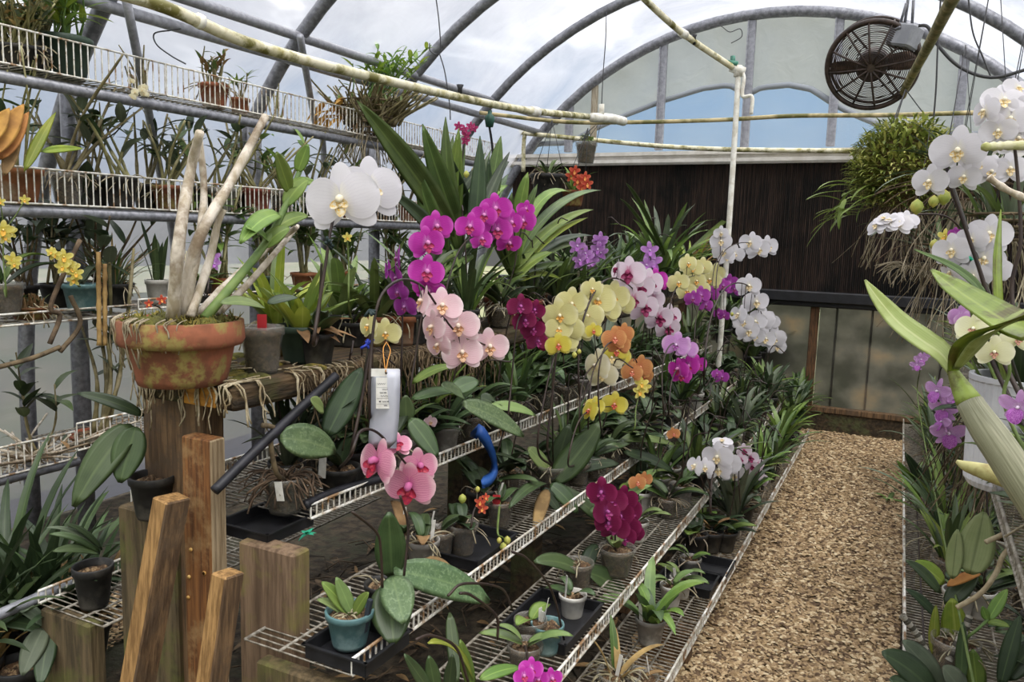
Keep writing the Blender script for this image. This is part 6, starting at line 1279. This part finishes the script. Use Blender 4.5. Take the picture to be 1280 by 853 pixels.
for k, pts in enumerate(([(1128, 770), (1140, 785), (1150, 800), (1162, 822)], [(1186, 826), (1196, 806), (1206, 788), (1212, 770)])):
    mb = MB(); c = crv([PD(x, y, 2.65) for x, y in pts], 22); 
    for i in range(21): mb.tube(c[i:i+2], .011 if i % 3 else .0125, 8, (i//2) % 2, False)
    tag(mb.build('banded_cane', [M('band_pale', 'b8b3a6', '9b9688', 20, .7), M('band_dark', '5c584c', '47443a', 20, .8)]), ('banded grey cane leaning out over the aisle edge', 'banded grey cane beside the upright dark leaf')[k], 'cane')
for k, pts in enumerate(([(1196, 760), (1226, 742), (1246, 715), (1256, 692), (1290, 660)], [(1232, 678), (1255, 668), (1300, 650)])):
    mb = MB(); mb.tube(crv([PD(x, y, 2.2) for x, y in pts], 20), .007, 7); tag(mb.build('aerial_root', M('thick_root', 'b5a88a', '938467', 20, .8)), ('long thick pale root curling down toward the orange leaf', 'short thick pale root above the longer curling one')[k], 'root')
phal('dark wire bound pot with rooty stems on the nearest aisle shelf', T('r1', 1172, .35), ('black', .085, .16), (4, .2, .05, [g_dark, g_grey]), rt=30)
phal('orchid with sword like dark leaves leaning over the aisle shelf lip', T('r1', 1163, .3), ('white', .06, .12), None, (), [(1165, 628, 1131, 566, 15, .05, 4.3, 4.2, .7, g_dark), (1150, 622, 1121, 576, 11, .05, 4.3, 4.2, .7, g_lime), (1160, 626, 1158, 580, 14, 0, 4.3, 4.3, .8, g_dark), (1170, 628, 1173, 576, 19, 0, 4.3, 4.3, .8, g_phal), (1178, 630, 1200, 606, 17, .1, 4.3, 4.3, .6, g_dark), (1168, 632, 1145, 600, 16, .1, 4.3, 4.2, .7, g_phal)])
phal('white pot with a maroon bud near the aisle shelf lip', T('r1', 1142, .12), ('white', .05, .10), (3, .14, .05, [g_dark]), [dict(v='burg', k=4.2, f=[(1145, 626, 14)], via=[(1146, 640), (1145, 628)])])
phal('pale square pot behind the sword leafed orchid', T('r1', 1152, .45), ('white', .06, .12), (4, .2, .06, [g_phal, g_lime]), tags=1)
filler('r1', 2.6, 3.4, .3, 'dark leafy orchid at the back of the low shelf across the aisle', 'dark leafy orchids at the back of the low shelf across the aisle', (.9,), ['black', 'grey'], (.22, .3), [g_dark, g_dark, g_phal], .4, .2)
filler('r1', 3.35, 7.0, .27, 'green leafy orchid filling the low shelf across the aisle', 'grassy and leafy orchids filling the low shelf across the aisle', (.38, .62, .9), ['black', 'grey', 'clear', 'white'], (.18, .26), [g_phal, g_dark, g_grey, g_phal_l], .45, .4)
filler('r2', 1.65, 2.5, .3, 'dark strap leafed plant at the near end of the raised shelf across the aisle', 'dark strap leafed plants at the near end of the raised shelf across the aisle', (.3, .7), ['black', 'grey'], (.2, .26), [g_dark, g_phal], 1, 0)
filler('r1', 2.0, 2.6, .22, 'dark leafy orchid at the back of the low shelf across the aisle', 'dark leafy orchids at the back of the low shelf across the aisle', (.75,), ['black', 'grey'], (.22, .3), [g_dark, g_dark, g_grey], .3, .2)
filler('r2', 2.5, 6.3, .3, 'strap leafed orchid with tangled roots on the raised shelf across the aisle', 'strap leafed orchids with tangled roots on the raised shelf across the aisle', (.25, .8), ['black', 'grey', 'mossy'], (.24, .34), [g_phal, g_dark], .85, .3)
for i in range(9):
    p = V((R(.25, .6), R(3.6, 5.5), R(.75, .97))); r_ = thing('root_tangle_plant', 'tangle of pale roots hanging from the raised shelf across the aisle', 'roots', p, 'root tangles hanging below the raised shelf across the aisle'); roots(r_, 26, .16, .4, .0, random.choice([g_root, g_rootd]), True, rad=.0026)
for px, fr, lb in ((1108, .0, 'grassy tuft on the gravel by the far end of the low aisle shelf'),):
    strap(lb, PZ(1112, 626, 0), None, 7, .13, .03, [g_lime, g_strap], cat='plant', el=(.2, .9))
strap('dark low plant on the floor beneath the nearest aisle shelf', V((.3, 2.5, 0)), ('black', .08, .1), 22, .3, .04, [g_dark, g_grey], cat='plant')
# trees and shrubs outside, seen blurred through the blotchy panels
for x, y, h, lb in ((-2.2, 13, 3.0, 'blurred green shrub outside beyond the blotchy end panels'), (.4, 12, 2.2, 'second blurred shrub outside behind the blotchy panels by the aisle end'), (-.9, 15, 2.6, 'farther blurred shrub outside behind the blotchy panels')):
    rt_ = thing('garden_shrub', lb, 'shrub', (x, y, -.15)); mb = MB()
    for i in range(900):
        a, b_, q_ = R(0, 6.28), R(-.4, 1.5), R(.5, 1)
        leaf(mb, (math.cos(a)*math.cos(b_)*.9*q_, math.sin(a)*math.cos(b_)*.9*q_, h*.45+math.sin(b_)*h*.5*q_), R(0, 6.28), R(-.5, 1), .22, .1, .5, 'lance', .2, 0, 0, 5, 0, 3)
    mb.build('foliage', g_dark, rt_); mb = MB(); mb.tube([(0, 0, 0), (.03, 0, h*.5)], [.07, .04], 7); mb.build('stem', m_wood_dark, rt_)
